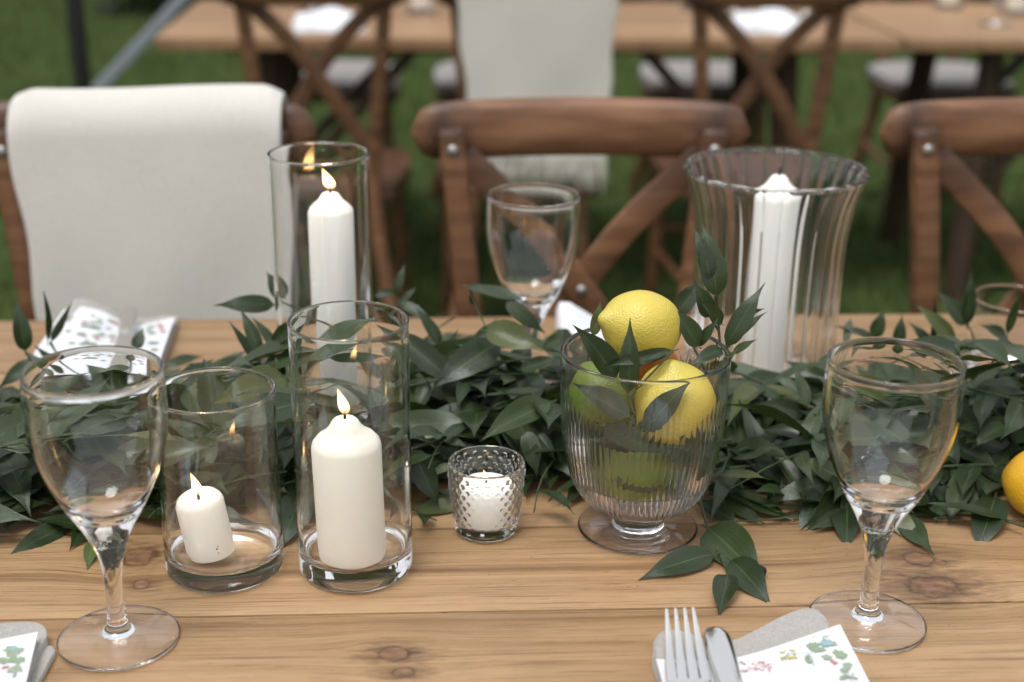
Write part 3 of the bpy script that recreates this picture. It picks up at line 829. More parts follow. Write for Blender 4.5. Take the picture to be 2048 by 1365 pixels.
# ================================================================== GREENERY
def leaf_mesh(wr, curl, fold, twist, side=0.0, ny=4, nx=10):
    V, Fc, UV = [], [], []
    for i in range(nx + 1):
        t = i / nx
        w_ = wr * 1.26 * (t ** 0.60) * ((1 - t) ** 1.08)
        k_ = min(1, max(0, (t - 0.60) / 0.34)); w_ *= 1 - 0.50 * k_ * k_ * (3 - 2 * k_)
        if i == 0: w_ = 0.012
        for j in range(ny + 1):
            s = -1 + 2 * j / ny
            y = s * w_; z = fold * abs(y) - curl * t * t + curl * 0.28 * t - 0.07 * t ** 5
            a = twist * t; y2 = y * math.cos(a) - (z * 0) ; z2 = z + y * math.sin(a) + 0.010 * math.sin(t * 11 + s * 2)
            V.append((t, y2 + side * t * t, z2)); UV.append((t, 0.5 + 0.5 * s))
    for i in range(nx):
        for j in range(ny):
            a = i * (ny + 1) + j
            Fc.append((a, a + ny + 1, a + ny + 2, a + 1))
    b = len(V)                                        # short stalk
    for x in (-0.09, 0.03):
        for y, z in ((-0.010, 0), (0.008, -0.008), (0.008, 0.008)): V.append((x, y, z)); UV.append((0, 0.5))
    for k in range(3):
        Fc.append((b + k, b + (k + 1) % 3, b + 3 + (k + 1) % 3, b + 3 + k))
    return np.array(V), Fc, np.array(UV)
def leaf_to_mesh(name, V, Fc, UV):
    me = bpy.data.meshes.new(name); me.from_pydata(V.tolist(), [], Fc)
    uvl = me.uv_layers.new(name='UVMap')
    idx = np.empty(len(me.loops), dtype=np.int32); me.loops.foreach_get('vertex_index', idx)
    uvl.data.foreach_set('uv', UV[idx].ravel())
    me.polygons.foreach_set('use_smooth', [True] * len(me.polygons))
    return me
LV = []
for i in range(12):
    wr = (0.30, 0.36, 0.42, 0.34, 0.47, 0.26)[i % 6]
    LV.append(leaf_mesh(wr, random.uniform(-0.10, 0.45), random.uniform(0.05, 0.5), random.uniform(-0.35, 0.35), random.uniform(-0.12, 0.12)))
LM = [leaf_to_mesh('leaf', *q) for q in LV]
for m in LM: m.materials.append(M_LEAF)
LMY = []
for q in LV[:6]:
    m = leaf_to_mesh('leaf', *q); m.materials.append(M_LEAFY); LMY.append(m)
WR = [(0.30, 0.36, 0.42, 0.34, 0.47, 0.26)[i % 6] for i in range(12)]

def frame(base, dirv, nrm, L, wscale=1.0):
    x = dirv / np.linalg.norm(dirv)
    y = np.cross(nrm, x); y /= np.linalg.norm(y) + 1e-9
    z = np.cross(x, y)
    M = np.eye(4); M[:3, 0] = x * L; M[:3, 1] = y * L * wscale; M[:3, 2] = z * L; M[:3, 3] = base
    return M
def rot_about(v, k, a):
    k = k / np.linalg.norm(k)
    return v * math.cos(a) + np.cross(k, v) * math.sin(a) + k * (k @ v) * (1 - math.cos(a))
def pick_leaf(bx, by, tx, ty, Yb, Yt, wr, roll=0.0, zmin=0.004):
    """a leaf seen from base pixel to tip pixel at the given depths"""
    Yb = min(Yb, onz(bx, by, T + zmin)[1]); Yt = min(Yt, onz(tx, ty, T + zmin)[1])
    b, t = ony(bx, by, Yb), ony(tx, ty, Yt)
    wr = wr * 1.06
    dv = t - b; L = np.linalg.norm(dv)
    nr = (CP - b); nr /= np.linalg.norm(nr); nr = nr * 0.75 + np.array([0, 0, 0.45])
    nr = rot_about(nr, dv, R(roll))
    vi = min(range(12), key=lambda i: abs(WR[i] - wr) + random.random() * 0.03)
    return frame(b, dv, nr, L, wr / WR[vi]), vi
def put_leaf(parent, M, vi, young=False, name='leaf'):
    o = bpy.data.objects.new(name, LMY[vi % 6] if young else LM[vi])
    col.objects.link(o); o.parent = parent
    o.matrix_parent_inverse = Matrix.Identity(4)
    o.matrix_local = Matrix(M.tolist())
    return o

OBST = [(v1, 0.048, 0.15), (v2, 0.047, 0.21), (v3, 0.048, 0.30), (v4, 0.048, 0.15), (hb, 0.036, 0.065)]
g3 = ony(1067, 402, 1.315)
_l = onz(2062, 1058, T + 0.004); LEM = (_l[0] + 0.019, _l[1] + 0.026)
def clear(pts, marg=0.0):
    for c_, r_, h_ in OBST:
        if r_ and np.any((np.hypot(pts[:, 0] - c_[0], pts[:, 1] - c_[1]) < r_ + marg) & (pts[:, 2] < T + h_)): return False
    z_ = pts[:, 2] - T
    d_ = np.hypot(pts[:, 0] - bw[0], pts[:, 1] - bw[1])
    if np.any((d_ < np.where(z_ < 0.03, 0.052, 0.070)) & (z_ < 0.2)): return False
    rh = np.where(z_ > hh * 0.7, 0.092, 0.077)
    d_ = np.hypot(pts[:, 0] - vh[0], pts[:, 1] - vh[1])
    if np.any((d_ < rh) & (z_ < hh + 0.01)): return False
    d_ = np.hypot(pts[:, 0] - g3[0], pts[:, 1] - g3[1])
    rg = np.where(z_ < 0.012, 0.045, np.where(z_ < 0.08, 0.014, 0.05))
    if np.any((d_ < rg) & (z_ < 0.21)): return False
    d_ = np.hypot(pts[:, 0] - LEM[0], pts[:, 1] - LEM[1])       # the lemon
    if np.any((np.hypot(d_, (z_ - 0.03)) < 0.036)): return False
    return not np.any(z_ < 0.002)

gar = thing('ruscus_garland', 'long garland of dark green ruscus sprigs laid along the table', 'garland', (0, 0, 0))
explicit = [
    # left end
    (50, 702, 42, 606, 1.30, 1.30, .40, 0), (95, 685, 88, 583, 1.30, 1.30, .22, 60), (103, 684, 141, 602, 1.30, 1.31, .26, 50), (70, 722, -6, 776, 1.29, 1.27, .42, 0),
    (272, 700, 282, 654, 1.31, 1.32, .62, 0), (268, 722, 178, 752, 1.30, 1.27, .36, 0), (232, 790, 165, 708, 1.25, 1.28, .46, 10), (262, 742, 212, 780, 1.29, 1.27, .28, 30),
    (95, 742, 45, 700, 1.29, 1.30, .30, 0), (120, 740, 68, 690, 1.3, 1.3, .3, 10), (330, 735, 410, 700, 1.33, 1.35, .30, 0),
    # left of the tallest vase
    (548, 610, 436, 601, 1.27, 1.25, .36, -25), (565, 596, 532, 546, 1.28, 1.28, .66, 0), (522, 728, 453, 644, 1.22, 1.23, .26, 15), (520, 710, 486, 612, 1.22, 1.23, .30, 0), (556, 700, 504, 634, 1.25, 1.25, .30, 10),
    (545, 690, 600, 640, 1.2, 1.19, .40, 0), (470, 745, 548, 735, 1.2, 1.17, .30, 0), (440, 745, 380, 712, 1.25, 1.27, .34, 0),
    # middle
    (790, 588, 810, 532, 1.33, 1.33, .36, 0), (750, 592, 800, 582, 1.33, 1.33, .40, 0), (797, 612, 833, 574, 1.33, 1.33, .32, 0), (797, 604, 872, 642, 1.33, 1.30, .28, 0),
    (936, 574, 1054, 604, 1.26, 1.23, .34, -35), (940, 590, 950, 613, 1.26, 1.26, .5, 0), (972, 662, 1090, 686, 1.19, 1.16, .50, 5), (998, 684, 870, 770, 1.20, 1.15, .42, -5),
    (1100, 806, 950, 868, 1.12, 1.08, .38, 5), (860, 755, 824, 826, 1.17, 1.14, .42, 0), (1085, 778, 955, 796, 1.14, 1.12, .24, 35), (1052, 862, 1080, 950, 1.09, 1.065, .46, 0),
    (1076, 866, 1106, 924, 1.10, 1.08, .40, 0), (822, 900, 884, 1012, 1.07, 1.045, .46, 10), (1012, 600, 1086, 672, 1.24, 1.22, .36, 15), (940, 700, 1000, 640, 1.22, 1.23, .36, 0),
    (880, 690, 842, 610, 1.25, 1.26, .34, 10), (905, 730, 835, 700, 1.2, 1.2, .32, 0), (1040, 740, 1120, 720, 1.17, 1.16, .38, 0), (1085, 700, 1135, 660, 1.22, 1.22, .36, 0), (930, 850, 870, 880, 1.1, 1.08, .35, 0),
    # right of the bowl
    (1748, 672, 1670, 656, 1.30, 1.29, .26, 10), (1750, 676, 1764, 620, 1.30, 1.30, .56, 0), (1797, 692, 1801, 633, 1.30, 1.30, .46, 0), (1862, 698, 1832, 643, 1.30, 1.30, .40, 0),
    (1908, 692, 1845, 600, 1.29, 1.30, .32, 10), (1932, 650, 1881, 584, 1.30, 1.30, .42, 0), (1935, 650, 1942, 543, 1.30, 1.30, .28, 20), (1952, 685, 1903, 709, 1.28, 1.26, .42, 0),
    (2012, 674, 1964, 650, 1.27, 1.27, .50, 0), (2015, 668, 2038, 578, 1.26, 1.26, .24, 30), (1863, 692, 1869, 598, 1.31, 1.31, .18, 40), (1665, 968, 1532, 981, 1.06, 1.045, .34, 0),
    (1662, 976, 1585, 1066, 1.06, 1.02, .38, 5), (1692, 998, 1701, 1092, 1.05, 1.01, .42, 0), (1936, 948, 1884, 1042, 1.06, 1.03, .42, 0), (1990, 994, 1964, 1092, 1.04, 1.01, .44, 0),
    (2012, 852, 1944, 876, 1.10, 1.08, .42, 0), (1634, 830, 1590, 912, 1.12, 1.08, .36, 10), (1800, 1028, 1852, 1106, 1.03, 1.0, .36, 0), (1616, 812, 1594, 728, 1.14, 1.16, .34, 0), (1612, 792, 1548, 742, 1.16, 1.18, .30, 0),
    (1760, 1000, 1840, 1090, 1.04, 1.01, .34, 0), (1560, 800, 1500, 760, 1.16, 1.17, .36, 0), (1950, 790, 2030, 750, 1.16, 1.18, .36, 0), (1560, 880, 1490, 930, 1.12, 1.09, .36, 0), (1700, 640, 1690, 700, 1.3, 1.28, .3, 0),
    # front edge, left
    (142, 1048, -6, 1108, 1.04, 1.015, .30, 0), (184, 1044, 130, 1094, 1.04, 1.02, .42, 0), (326, 940, 338, 1066, 1.075, 1.03, .42, -10), (602, 984, 566, 1098, 1.05, 1.02, .48, 0),
    (152, 980, 70, 1002, 1.07, 1.05, .34, 0), (60, 1000, 0, 1060, 1.06, 1.03, .36, 0), (100, 900, 20, 930, 1.1, 1.08, .36, 0), (60, 820, -10, 850, 1.16, 1.14, .34, 0),
]
young = [(1682, 958, 1606, 916, 1.06, 1.065, .55, 0), (192, 1080, 162, 1134, 1.03, 1.0, .30, 10), (905, 930, 852, 946, 1.08, 1.07, .36, 0)]
nleaf = 0
big = []
for e in explicit:
    M, vi = pick_leaf(*e); put_leaf(gar, M, vi); nleaf += 1
for e in young:
    M, vi = pick_leaf(*e); put_leaf(gar, M, vi, True); nleaf += 1

def outline(px):                       # upper edge of the leafy mass along the table
    return np.interp(px, [-400, 0, 330, 420, 560, 700, 860, 1100, 1200, 1480, 1700, 1800, 2600], [735, 735, 735, 700, 668, 625, 605, 635, 685, 712, 705, 668, 668])
def seen(W):
    v_ = W - CP; d_ = v_ @ FW
    return 1024 + F * (v_ @ RT) / d_, 682.5 - F * (v_ @ UP) / d_
cand, stems = [], []
NST = 270
NFR = 42
for i in range(NST + NFR):
    x0 = -0.80 + 1.90 * (i + random.random()) / NST if i < NST else random.uniform(-0.55, 0.70)
    yb = 1.175 + 0.02 * math.sin(x0 * 5 + 1) + (0.015 if x0 > 0.3 else 0)
    lay = random.random()
    y0 = yb + random.gauss(0, 0.066); z0 = T + 0.006 + 0.052 * lay * max(0.15, 1 - ((y0 - yb) / 0.17) ** 2)
    if i >= NST: y0 = random.uniform(1.07, 1.15); z0 = T + random.uniform(0.006, 0.030)
    sg = random.choice((-1, 1))
    yaw = random.gauss(0, 0.60 if i < NST else 0.30); pit = R(random.uniform(-8, 26)) * (0.4 + lay)
    dv = np.array([sg * math.cos(yaw) * math.cos(pit), math.sin(yaw) * math.cos(pit), math.sin(pit)])
    L = random.uniform(0.14, 0.26); nseg = 9; P = [np.array([x0, y0, z0])]
    bend = random.gauss(0, 0.9)
    for k in range(nseg):
        st = L / nseg
        a = bend * st / L * 1.0
        dv = np.array([dv[0] * math.cos(a) - dv[1] * math.sin(a), dv[0] * math.sin(a) + dv[1] * math.cos(a), dv[2] - 0.055])
        dv /= np.linalg.norm(dv)
        q = P[-1] + dv * st
        if q[2] < T + 0.004: q[2] = T + 0.004; dv[2] = abs(dv[2]) * 0.3
        if q[1] < 1.035: q[1] = 1.035 + 0.3 * (q[1] - 1.035)
        P.append(q)
    P = np.array(P)
    k = len(P)
    while k > 2 and not (clear(P[:k], 0.003) and np.all(seen(P[:k])[1] > outline(seen(P[:k])[0]) + 14)): k -= 1
    P = P[:k]
    if k <= 2: continue
    stems.append(P)
    s_ = 0.012; side = 1
    tot = (k - 1) * L / nseg
    while s_ < tot + 0.004:
        f_ = min(s_ / (L / nseg), k - 1.001); i_ = int(f_)
        b = P[i_] + (P[i_ + 1] - P[i_]) * (f_ - i_)
        td = P[i_ + 1] - P[i_]; td /= np.linalg.norm(td)
        sd = np.cross((0, 0, 1), td); sd /= np.linalg.norm(sd) + 1e-9
        for _ in range(4):
            an = R(random.uniform(28, 70))
            ld = td * math.cos(an) + sd * side * math.sin(an) + np.array([0, 0, random.gauss(0.10, 0.30)])
            ld /= np.linalg.norm(ld)
            nr = np.array([random.gauss(0, .45), random.gauss(-.1, .45), 1.0])
            LL = random.choice((random.uniform(0.040, 0.065), random.uniform(0.058, 0.085), random.uniform(0.075, 0.102))) * (1.0 if s_ < tot * .75 else .75)
            vi = random.randrange(12)
            M = frame(b, ld, nr, LL)
            W = LV[vi][0] @ M[:3, :3].T + M[:3, 3]
            sx_, sy_ = seen(W)
            if clear(W) and W[:, 1].min() > 1.005 and np.all(sy_ > outline(sx_)):
                cand.append((M, vi, W)); break
        s_ += random.uniform(0.013, 0.021); side = -side
# show the ones lying on top and to the front as single leaves
def score(c_):
    m = c_[2].mean(0); return -(m[1] - 1.2) * 0.55 + (m[2] - T) * 1.3 - 0.5 * max(0, abs(m[0] - 0.05) - 0.55)
cand.sort(key=score, reverse=True)
NIND = 297 - nleaf
for M, vi, W in cand[:NIND]: put_leaf(gar, M, vi)
Vs, Fs, Us, nv = [], [], [], 0
for M, vi, W in cand[NIND:]:
    Vs.append(W); Us.append(LV[vi][2]); Fs += [tuple(i + nv for i in f) for f in LV[vi][1]]; nv += len(W)
o = link('foliage', leaf_to_mesh('foliage', np.concatenate(Vs), Fs, np.concatenate(Us)), M_LEAF, gar); tag(o, kind='stuff')
def vine(pts, r=0.0013): return tube(pts, [r * (1 - 0.5 * i / (len(pts) - 1)) for i in range(len(pts))], 6)
for P in stems: obj('stem', [vine(P, 0.0013)], M_STEM, gar)
for pl in ([(720, 690, 1.26), (640, 640, 1.19), (600, 618, 1.19), (552, 600, 1.27)], [(821, 898, 1.06), (880, 880, 1.09), (948, 850, 1.11)], [(940, 580, 1.26), (955, 620, 1.25), (972, 655, 1.22)],
           [(60, 722, 1.29), (56, 712, 1.29), (50, 700, 1.30)], [(1950, 690, 1.29), (1945, 668, 1.29), (1935, 648, 1.30)], [(100, 684, 1.30), (112, 705, 1.30), (165, 760, 1.28)], [(500, 800, 1.2), (530, 740, 1.21), (560, 700, 1.23), (600, 690, 1.19)],
           [(1630, 830, 1.12), (1650, 800, 1.15), (1700, 790, 1.18)], [(2012, 674, 1.27), (2000, 740, 1.25), (1960, 800, 1.2)], [(275, 700, 1.31), (270, 735, 1.29), (262, 760, 1.28)]):
    obj('stem', [vine([ony(*q) for q in pl], 0.0015)], M_STEM, gar)

# sprig tucked into the bowl
spr = thing('ruscus_sprig', 'leafy ruscus sprig sprouting from the fruit bowl', 'sprig', (0, 0, 0))
for e in [(1433, 592, 1422, 446, 1.055, 1.060, .40, 0), (1420, 560, 1404, 452, 1.055, 1.062, .36, 10), (1420, 634, 1390, 568, 1.05, 1.045, .52, 0), (1444, 648, 1404, 596, 1.045, 1.035, .40, 0), (1453, 692, 1524, 575, 1.045, 1.04, .33, 0),
          (1475, 674, 1521, 624, 1.045, 1.035, .28, 0), (1486, 629, 1531, 617, 1.05, 1.05, .22, 30), (1352, 634, 1402, 553, 1.07, 1.075, .48, 0), (1398, 692, 1348, 620, 1.035, 1.03, .50, 0), (1395, 692, 1432, 644, 1.04, 1.03, .34, 10),
          (1446, 700, 1382, 716, 1.035, 1.015, .40, 0), (1466, 706, 1506, 680, 1.035, 1.025, .36, 0), (1450, 720, 1425, 765, 1.03, 1.012, .34, 0), (1440, 735, 1478, 700, 1.02, 1.01, .3, 0)]:
    M, vi = pick_leaf(*e); put_leaf(spr, M, vi)
for pl in ([(1432, 592, 1.055), (1436, 640, 1.053), (1440, 690, 1.048), (1425, 770, 1.04), (1380, 850, 1.03)], [(1420, 632, 1.05), (1438, 665, 1.05)], [(1475, 674, 1.045), (1455, 695, 1.045), (1438, 730, 1.04)], [(1352, 634, 1.07), (1380, 680, 1.055), (1420, 760, 1.042)]):
    obj('stem', [vine([ony(*q) for q in pl], 0.0014)], M_STEM, spr)
spr2 = thing('ruscus_sprig', 'loose ruscus leaves tucked among the lemons and limes in the bowl', 'sprig', (0, 0, 0))
for e in [(1232, 756, 1158, 640, .990, .985, .40, 0), (1256, 784, 1267, 643, .988, .990, .32, 0), (1345, 702, 1206, 734, 1.000, .985, .20, -20), (1332, 702, 1268, 742, .995, .985, .22, 20), (1290, 862, 1366, 756, .975, .970, .42, 0),
          (1258, 832, 1146, 764, .978, .990, .46, 0), (1205, 850, 1330, 918, .982, .978, .36, 0), (1186, 672, 1208, 602, 1.03, 1.035, .36, 0), (1392, 905, 1370, 800, .985, .975, .36, 0), (1390, 960, 1425, 850, .985, .99, .42, 0), (1230, 960, 1340, 985, .988, .985, .40, 0), (1185, 930, 1165, 840, 1.0, 1.0, .42, 0), (1270, 900, 1180, 860, .985, .99, .4, 0), (1330, 900, 1400, 940, .985, .985, .42, 0)]:
    M, vi = pick_leaf(*e, zmin=0.02); put_leaf(spr2, M, vi)
for pl in ([(1256, 786, .988), (1270, 830, .985), (1300, 880, .985)], [(1345, 702, 1.0), (1330, 720, .99), (1262, 790, .986)]):
    obj('stem', [vine([ony(*q) for q in pl], 0.0012)], M_STEM, spr2)
# sprig fallen on the boards
spr3 = thing('ruscus_sprig', 'small four leaf ruscus sprig lying on the bare boards by the bowl foot', 'sprig', (0, 0, 0))
for e in [(1428, 1108, 1270, 1142, 1.0, .985, .36, 0), (1415, 1058, 1534, 1150, 1.01, .975, .50, 0), (1462, 1122, 1546, 1196, .98, .95, .46, 0), (1455, 1150, 1445, 1220, .97, .92, .42, 0)]:
    M, vi = pick_leaf(*e, zmin=0.007); put_leaf(spr3, M, vi)
obj('stem', [vine([onz(1400, 1000, T + .02), onz(1408, 1030, T + .012), onz(1418, 1065, T + .006), onz(1440, 1110, T + .005), onz(1456, 1150, T + .004)], 0.0013)], M_STEM, spr3)
p = onz(1519, 1143, T + 0.005)
o = obj('dried_bud', [lathe([(0, -0.0045), (0.004, -0.003), (0.0058, 0), (0.0045, 0.003), (0.002, 0.0045), (0, 0.005)], 12, lambda r, z, t, i: r * (1 + .12 * math.sin(3 * t + z * 900)))], M_SEED)
o.location = p; tag(o, 'tiny black dried bud on the boards at a leaf tip', 'bud')

# ================================================================== PLACE SETTINGS
def printed(parent, items, z):
    """flat botanical print: items = (px, py, size_m, angle, kind, n)"""
    byc = {}
    for kk, (px, py, sz, an, c_, sh) in enumerate(items):
        q = onz(px, py, z + 0.000012 * kk)
        pts = []
        if sh == 'ivy':
            for k in range(10):
                a = an + 2 * math.pi * k / 10; r_ = sz * (1.0 if k % 2 == 0 else 0.55) * random.uniform(.8, 1.1); pts.append((q[0] + r_ * math.cos(a), q[1] + r_ * math.sin(a), q[2]))
        elif sh == 'line':
            dx, dy = math.cos(an) * sz, math.sin(an) * sz; nx, ny = -math.sin(an) * 0.0003, math.cos(an) * 0.0003
            pts = [(q[0] - dx - nx, q[1] - dy - ny, q[2]), (q[0] + dx - nx, q[1] + dy - ny, q[2]), (q[0] + dx + nx, q[1] + dy + ny, q[2]), (q[0] - dx + nx, q[1] - dy + ny, q[2])]
        else:
            for k in range(10):
                a = 2 * math.pi * k / 10; x_, y_ = sz * math.cos(a), sz * 0.42 * math.sin(a)
                pts.append((q[0] + x_ * math.cos(an) - y_ * math.sin(an), q[1] + x_ * math.sin(an) + y_ * math.cos(an), q[2]))
        byc.setdefault(c_, []).append((pts, [tuple(range(len(pts)))]))
    for c_, parts in byc.items():
        tag(obj('printed_motif', parts, M_PRINT[c_], parent, False), kind='stuff')
def napkin(label, back, front, hfn, mat=M_LINEN, nu=41, nv=21):
    def top(u, v):
        a, b = lerpc(back, u), lerpc(front, u)
        p_ = a * (1 - v) + b * v
        e = min(1, min(u, 1 - u) / 0.05); e2 = min(1, v / 0.06)
        rnd = (1 - (1 - e) ** 2) * (1 - (1 - e2) ** 2)
        return (p_[0], p_[1], p_[2] + hfn(u, v) * (0.25 + 0.75 * rnd))
    def th(u, v):
        return 0.0
    V, Fc = grid(nu, nv, top)
    n_ = len(V); zb = T + 0.0008
    V2 = [(x, y, min(zb, z - 0.001)) for x, y, z in V]
    ring = [i * nv for i in range(nu)] + [(nu - 1) * nv + j for j in range(1, nv)] + [i * nv + nv - 1 for i in range(nu - 2, -1, -1)] + [j for j in range(nv - 2, 0, -1)]
    Fc = list(Fc) + [tuple(n_ + i for i in reversed(f)) for f in Fc] + [(b, a, n_ + a, n_ + b) for a, b in zip(ring, ring[1:] + ring[:1])]
    return tag(obj('folded_napkin', [(V + V2, Fc)], mat), label, 'napkin', 'folded linen napkins')
def sheet(label, back, front, zfn, nu=25, nv=9, th=0.0007):
    def top(u, v):
        p_ = lerpc(back, u) * (1 - v) + lerpc(front, u) * v
        return (p_[0], p_[1], p_[2] + zfn(u, v))
    return tag(obj('menu_card', [slab(nu, nv, top, th)], M_CARD), label, 'card', 'printed menu cards')
def smooth_pts(pts, z, n=6):
    P = [onz(x, y, z) for x, y in pts]
    D = dense([(p[0], p[1]) for p in P], n)
    return [np.array([d_[0], d_[1], z]) for d_ in D]

# right-hand setting
zb = T + 0.010
bk = smooth_pts([(1306, 1318), (1307, 1288), (1322, 1268), (1350, 1262), (1388, 1271), (1430, 1283), (1475, 1277), (1520, 1255), (1568, 1231), (1606, 1219), (1634, 1222), (1648, 1242), (1656, 1275)], zb)
fl_, fr_ = np.array([bk[0][0] + 0.012, 0.70, zb]), np.array([bk[-1][0] + 0.004, 0.70, zb])
ftl = [fl_ * (1 - i / 12) + fr_ * i / 12 for i in range(13)]
napkin('grey linen napkin with a wavy folded edge under fork and knife', bk, ftl, lambda u, v: 0.004 * math.sin(u * 7 + 1.0) * (1 - v) + 0.002)
zc = T + 0.0185
cb = smooth_pts([(1312, 1318), (1390, 1321), (1455, 1318), (1510, 1306), (1570, 1287), (1625, 1268), (1680, 1249)], zc)
e = onz(1752, 1390, zc); dr = (e - cb[-1]); dr = dr / np.linalg.norm(dr)
cf = [p_ + dr * 0.12 for p_ in cb]
card = sheet('white menu card with botanical print under the fork and knife', cb, cf, lambda u, v: 0.0)
IT = []
rp = random.Random(5)
for (cx, cy_, nn, sp, c_, sh, s0) in ((1508, 1333, 20, (36, 10), 3, 'o', .0022), (1575, 1308, 12, (14, 10), 2, 'o', .0026), (1632, 1296, 4, (12, 9), 0, 'ivy', .0055), (1660, 1284, 3, (16, 6), 1, 'ivy', .006), (1684, 1304, 3, (10, 8), 0, 'ivy', .0062), (1655, 1314, 1, (2, 2), 1, 'ivy', .0055),
                                  (1652, 1284, 4, (9, 5), 5, 'o', .004), (1668, 1324, 3, (4, 3), 4, 'o', .0028), (1697, 1334, 5, (11, 10), 1, 'o', .005), (1617, 1325, 5, (7, 14), 0, 'o', .003), (1690, 1358, 9, (20, 10), 0, 'o', .0028), (1640, 1274, 3, (14, 3), 6, 'o', .0018),
                                  (1353, 1346, 4, (5, 10), 0, 'o', .004), (1374, 1341, 4, (5, 10), 1, 'o', .004), (1394, 1347, 4, (5, 10), 0, 'o', .004)):
    for k in range(nn): IT.append((cx + rp.uniform(-1, 1) * sp[0], cy_ + rp.uniform(-1, 1) * sp[1], s0 * rp.uniform(.5, 1.0), rp.uniform(0, 6.28), c_, sh))
IT += [(1600, 1306, .009, 0.05, 1, 'line'), (1625, 1322, .006, 1.5, 1, 'line'), (1570, 1314, .006, 0.9, 6, 'line'), (1692, 1350, .007, 1.9, 6, 'line')]
IT += [(1500 + 12 * k, 1338 - 3 * k, .004, 0.4 + k, 3, 'line') for k in range(4)]
printed(card, [q for q in IT], zc + 0.0004)

def fork_build():
    f = thing('fork', 'steel fork with its tines raised over the menu card', 'fork', (0, 0, 0))
    tips = [onz(x, y, T + 0.044) for x, y in ((1333, 1219), (1351, 1218), (1369, 1217), (1386, 1216))]
    roots = [onz(x, y, T + 0.0225) for x, y in ((1344, 1364), (1366, 1364), (1389, 1364), (1413, 1364))]
    for a, b in zip(tips, roots):
        m = (a + b) / 2 - np.array([0, 0, 0.0028])
        P_ = dense([(a[0], a[1], a[2]), (m[0], m[1], m[2]), (b[0], b[1], b[2])], 6)
        k = len(P_)
        obj('tine', [tube(P_, [0.0011 + 0.0026 * min(1, i / (k * .75)) for i in range(k)], 10, [0.0008 + 0.0008 * min(1, i / (k * .5)) for i in range(k)], 3)], M_SILVER, f)
    c_ = sum(roots) / 4; w_ = np.linalg.norm(roots[3] - roots[0]) / 2 + 0.0036
    dn = (roots[1] - tips[1]); dn[2] = 0; dn /= np.linalg.norm(dn)
    pts, ws = [], []
    for s_, ww, zz in ((-.002, w_, 0), (.008, w_ * 1.01, -.0015), (.018, w_ * .9, -.001), (.028, w_ * .55, .001), (.038, .0045, .002), (.055, .0036, .001), (.09, .0050, -.001), (.12, .0075, -.0015), (.14, .0088, -.0015), (.148, .006, -.0015)):
        pts.append(c_ + dn * s_ + np.array([0, 0, zz])); ws.append(ww)
    P_ = dense([tuple(list(p_) + [w2]) for p_, w2 in zip(pts, ws)], 4)
    obj('handle', [tube([p_[:3] for p_ in P_], [p_[3] for p_ in P_], 14, 0.0016, 3)], M_SILVER, f)
    return f
fork_build()
def knife_mesh(L=0.215):
    """handle end at the origin, running along +X"""
    V, Fc, rows, n_ = [], [], [], 36
    prof = [(0, .001), (.0012, .0045), (.004, .0076), (.009, .0092), (.016, .0098), (.026, .0096), (.045, .0086), (.070, .0075), (.085, .0068)]
    D = dense([(a, b) for a, b in prof], 5)
    for i, (x, r_) in enumerate(D):
        fl = max(0, 1 - x / 0.040)
        row = []
        for k in range(n_):
            t = 2 * math.pi * k / n_
            rr = r_ * (1 - 0.10 * fl * (0.5 + 0.5 * math.cos(9 * t)))
            row.append((x, rr * math.cos(t), 0.62 * rr * math.sin(t)))
        rows.append(row)
    for r_ in rows: V += r_
    for i in range(len(rows) - 1):
        for k in range(n_):
            j = (k + 1) % n_; Fc.append((i * n_ + k, i * n_ + j, (i + 1) * n_ + j, (i + 1) * n_ + k))
    Fc.append(tuple(range(n_ - 1, -1, -1))); Fc.append(tuple((len(rows) - 1) * n_ + k for k in range(n_)))
    blade = tube([(0.083, 0, 0), (0.10, 0.001, 0), (0.15, 0.003, 0), (0.19, 0.003, 0), (L - .006, 0.001, 0), (L, -0.003, 0)], [.006, .0075, .0098, .0098, .006, .001], 12, [.0014, .0011, .0009, .0007, .0006, .0004], 2.5)
    return (V, Fc), blade
KH, KB = knife_mesh()
def knife(loc, dirv, label):
    k = thing('table_knife', label, 'knife', (0, 0, 0))
    dv = np.array(dirv, float); M = frame(np.array(loc), dv, np.array([0, 0, 1.0]), 1.0)
    M4 = Matrix(M.tolist())
    k.matrix_world = M4
    obj('handle', [KH], M_SILVER, k); obj('blade', [KB], M_SILVER, k)
    return tag(k, group='table knives')
a, b = onz(1427, 1258, T + 0.031), onz(1459, 1362, T + 0.0265)
knife(a, b - a, 'steel table knife with fluted handle end beside the fork')

# left-hand setting, mostly out of the picture
bk = smooth_pts([(-170, 1290), (-120, 1275), (-60, 1262), (-10, 1252), (40, 1246), (72, 1246), (90, 1256), (94, 1274)], zb)
ftl = [np.array([x, 0.70, zb]) for x in np.linspace(bk[0][0] + .01, bk[-1][0] - 0.005, 9)]
napkin('grey linen napkin with a rounded fold beside the wine glass by the short vase', bk, ftl, lambda u, v: 0.004 * math.sin(u * 6) * (1 - v) + 0.004)
bk2 = smooth_pts([(20, 1310), (55, 1300), (85, 1293), (103, 1293), (110, 1303)], T + 0.005)
ftl2 = [np.array([x, 0.70, T + .005]) for x in np.linspace(bk2[0][0], bk2[-1][0] - 0.008, 6)]
napkin('under layer of grey linen napkin peeping out below the rounded fold', bk2, ftl2, lambda u, v: 0.001)
zl = T + 0.0185
cb = smooth_pts([(-150, 1312), (-60, 1293), (10, 1277), (76, 1264)], zl)
e = onz(52, 1365, zl); dr = e - cb[-1]; dr /= np.linalg.norm(dr)
card = sheet('white printed menu card on the napkin by the short vase', cb, [p_ + dr * 0.12 for p_ in cb], lambda u, v: 0.0)
IT = []
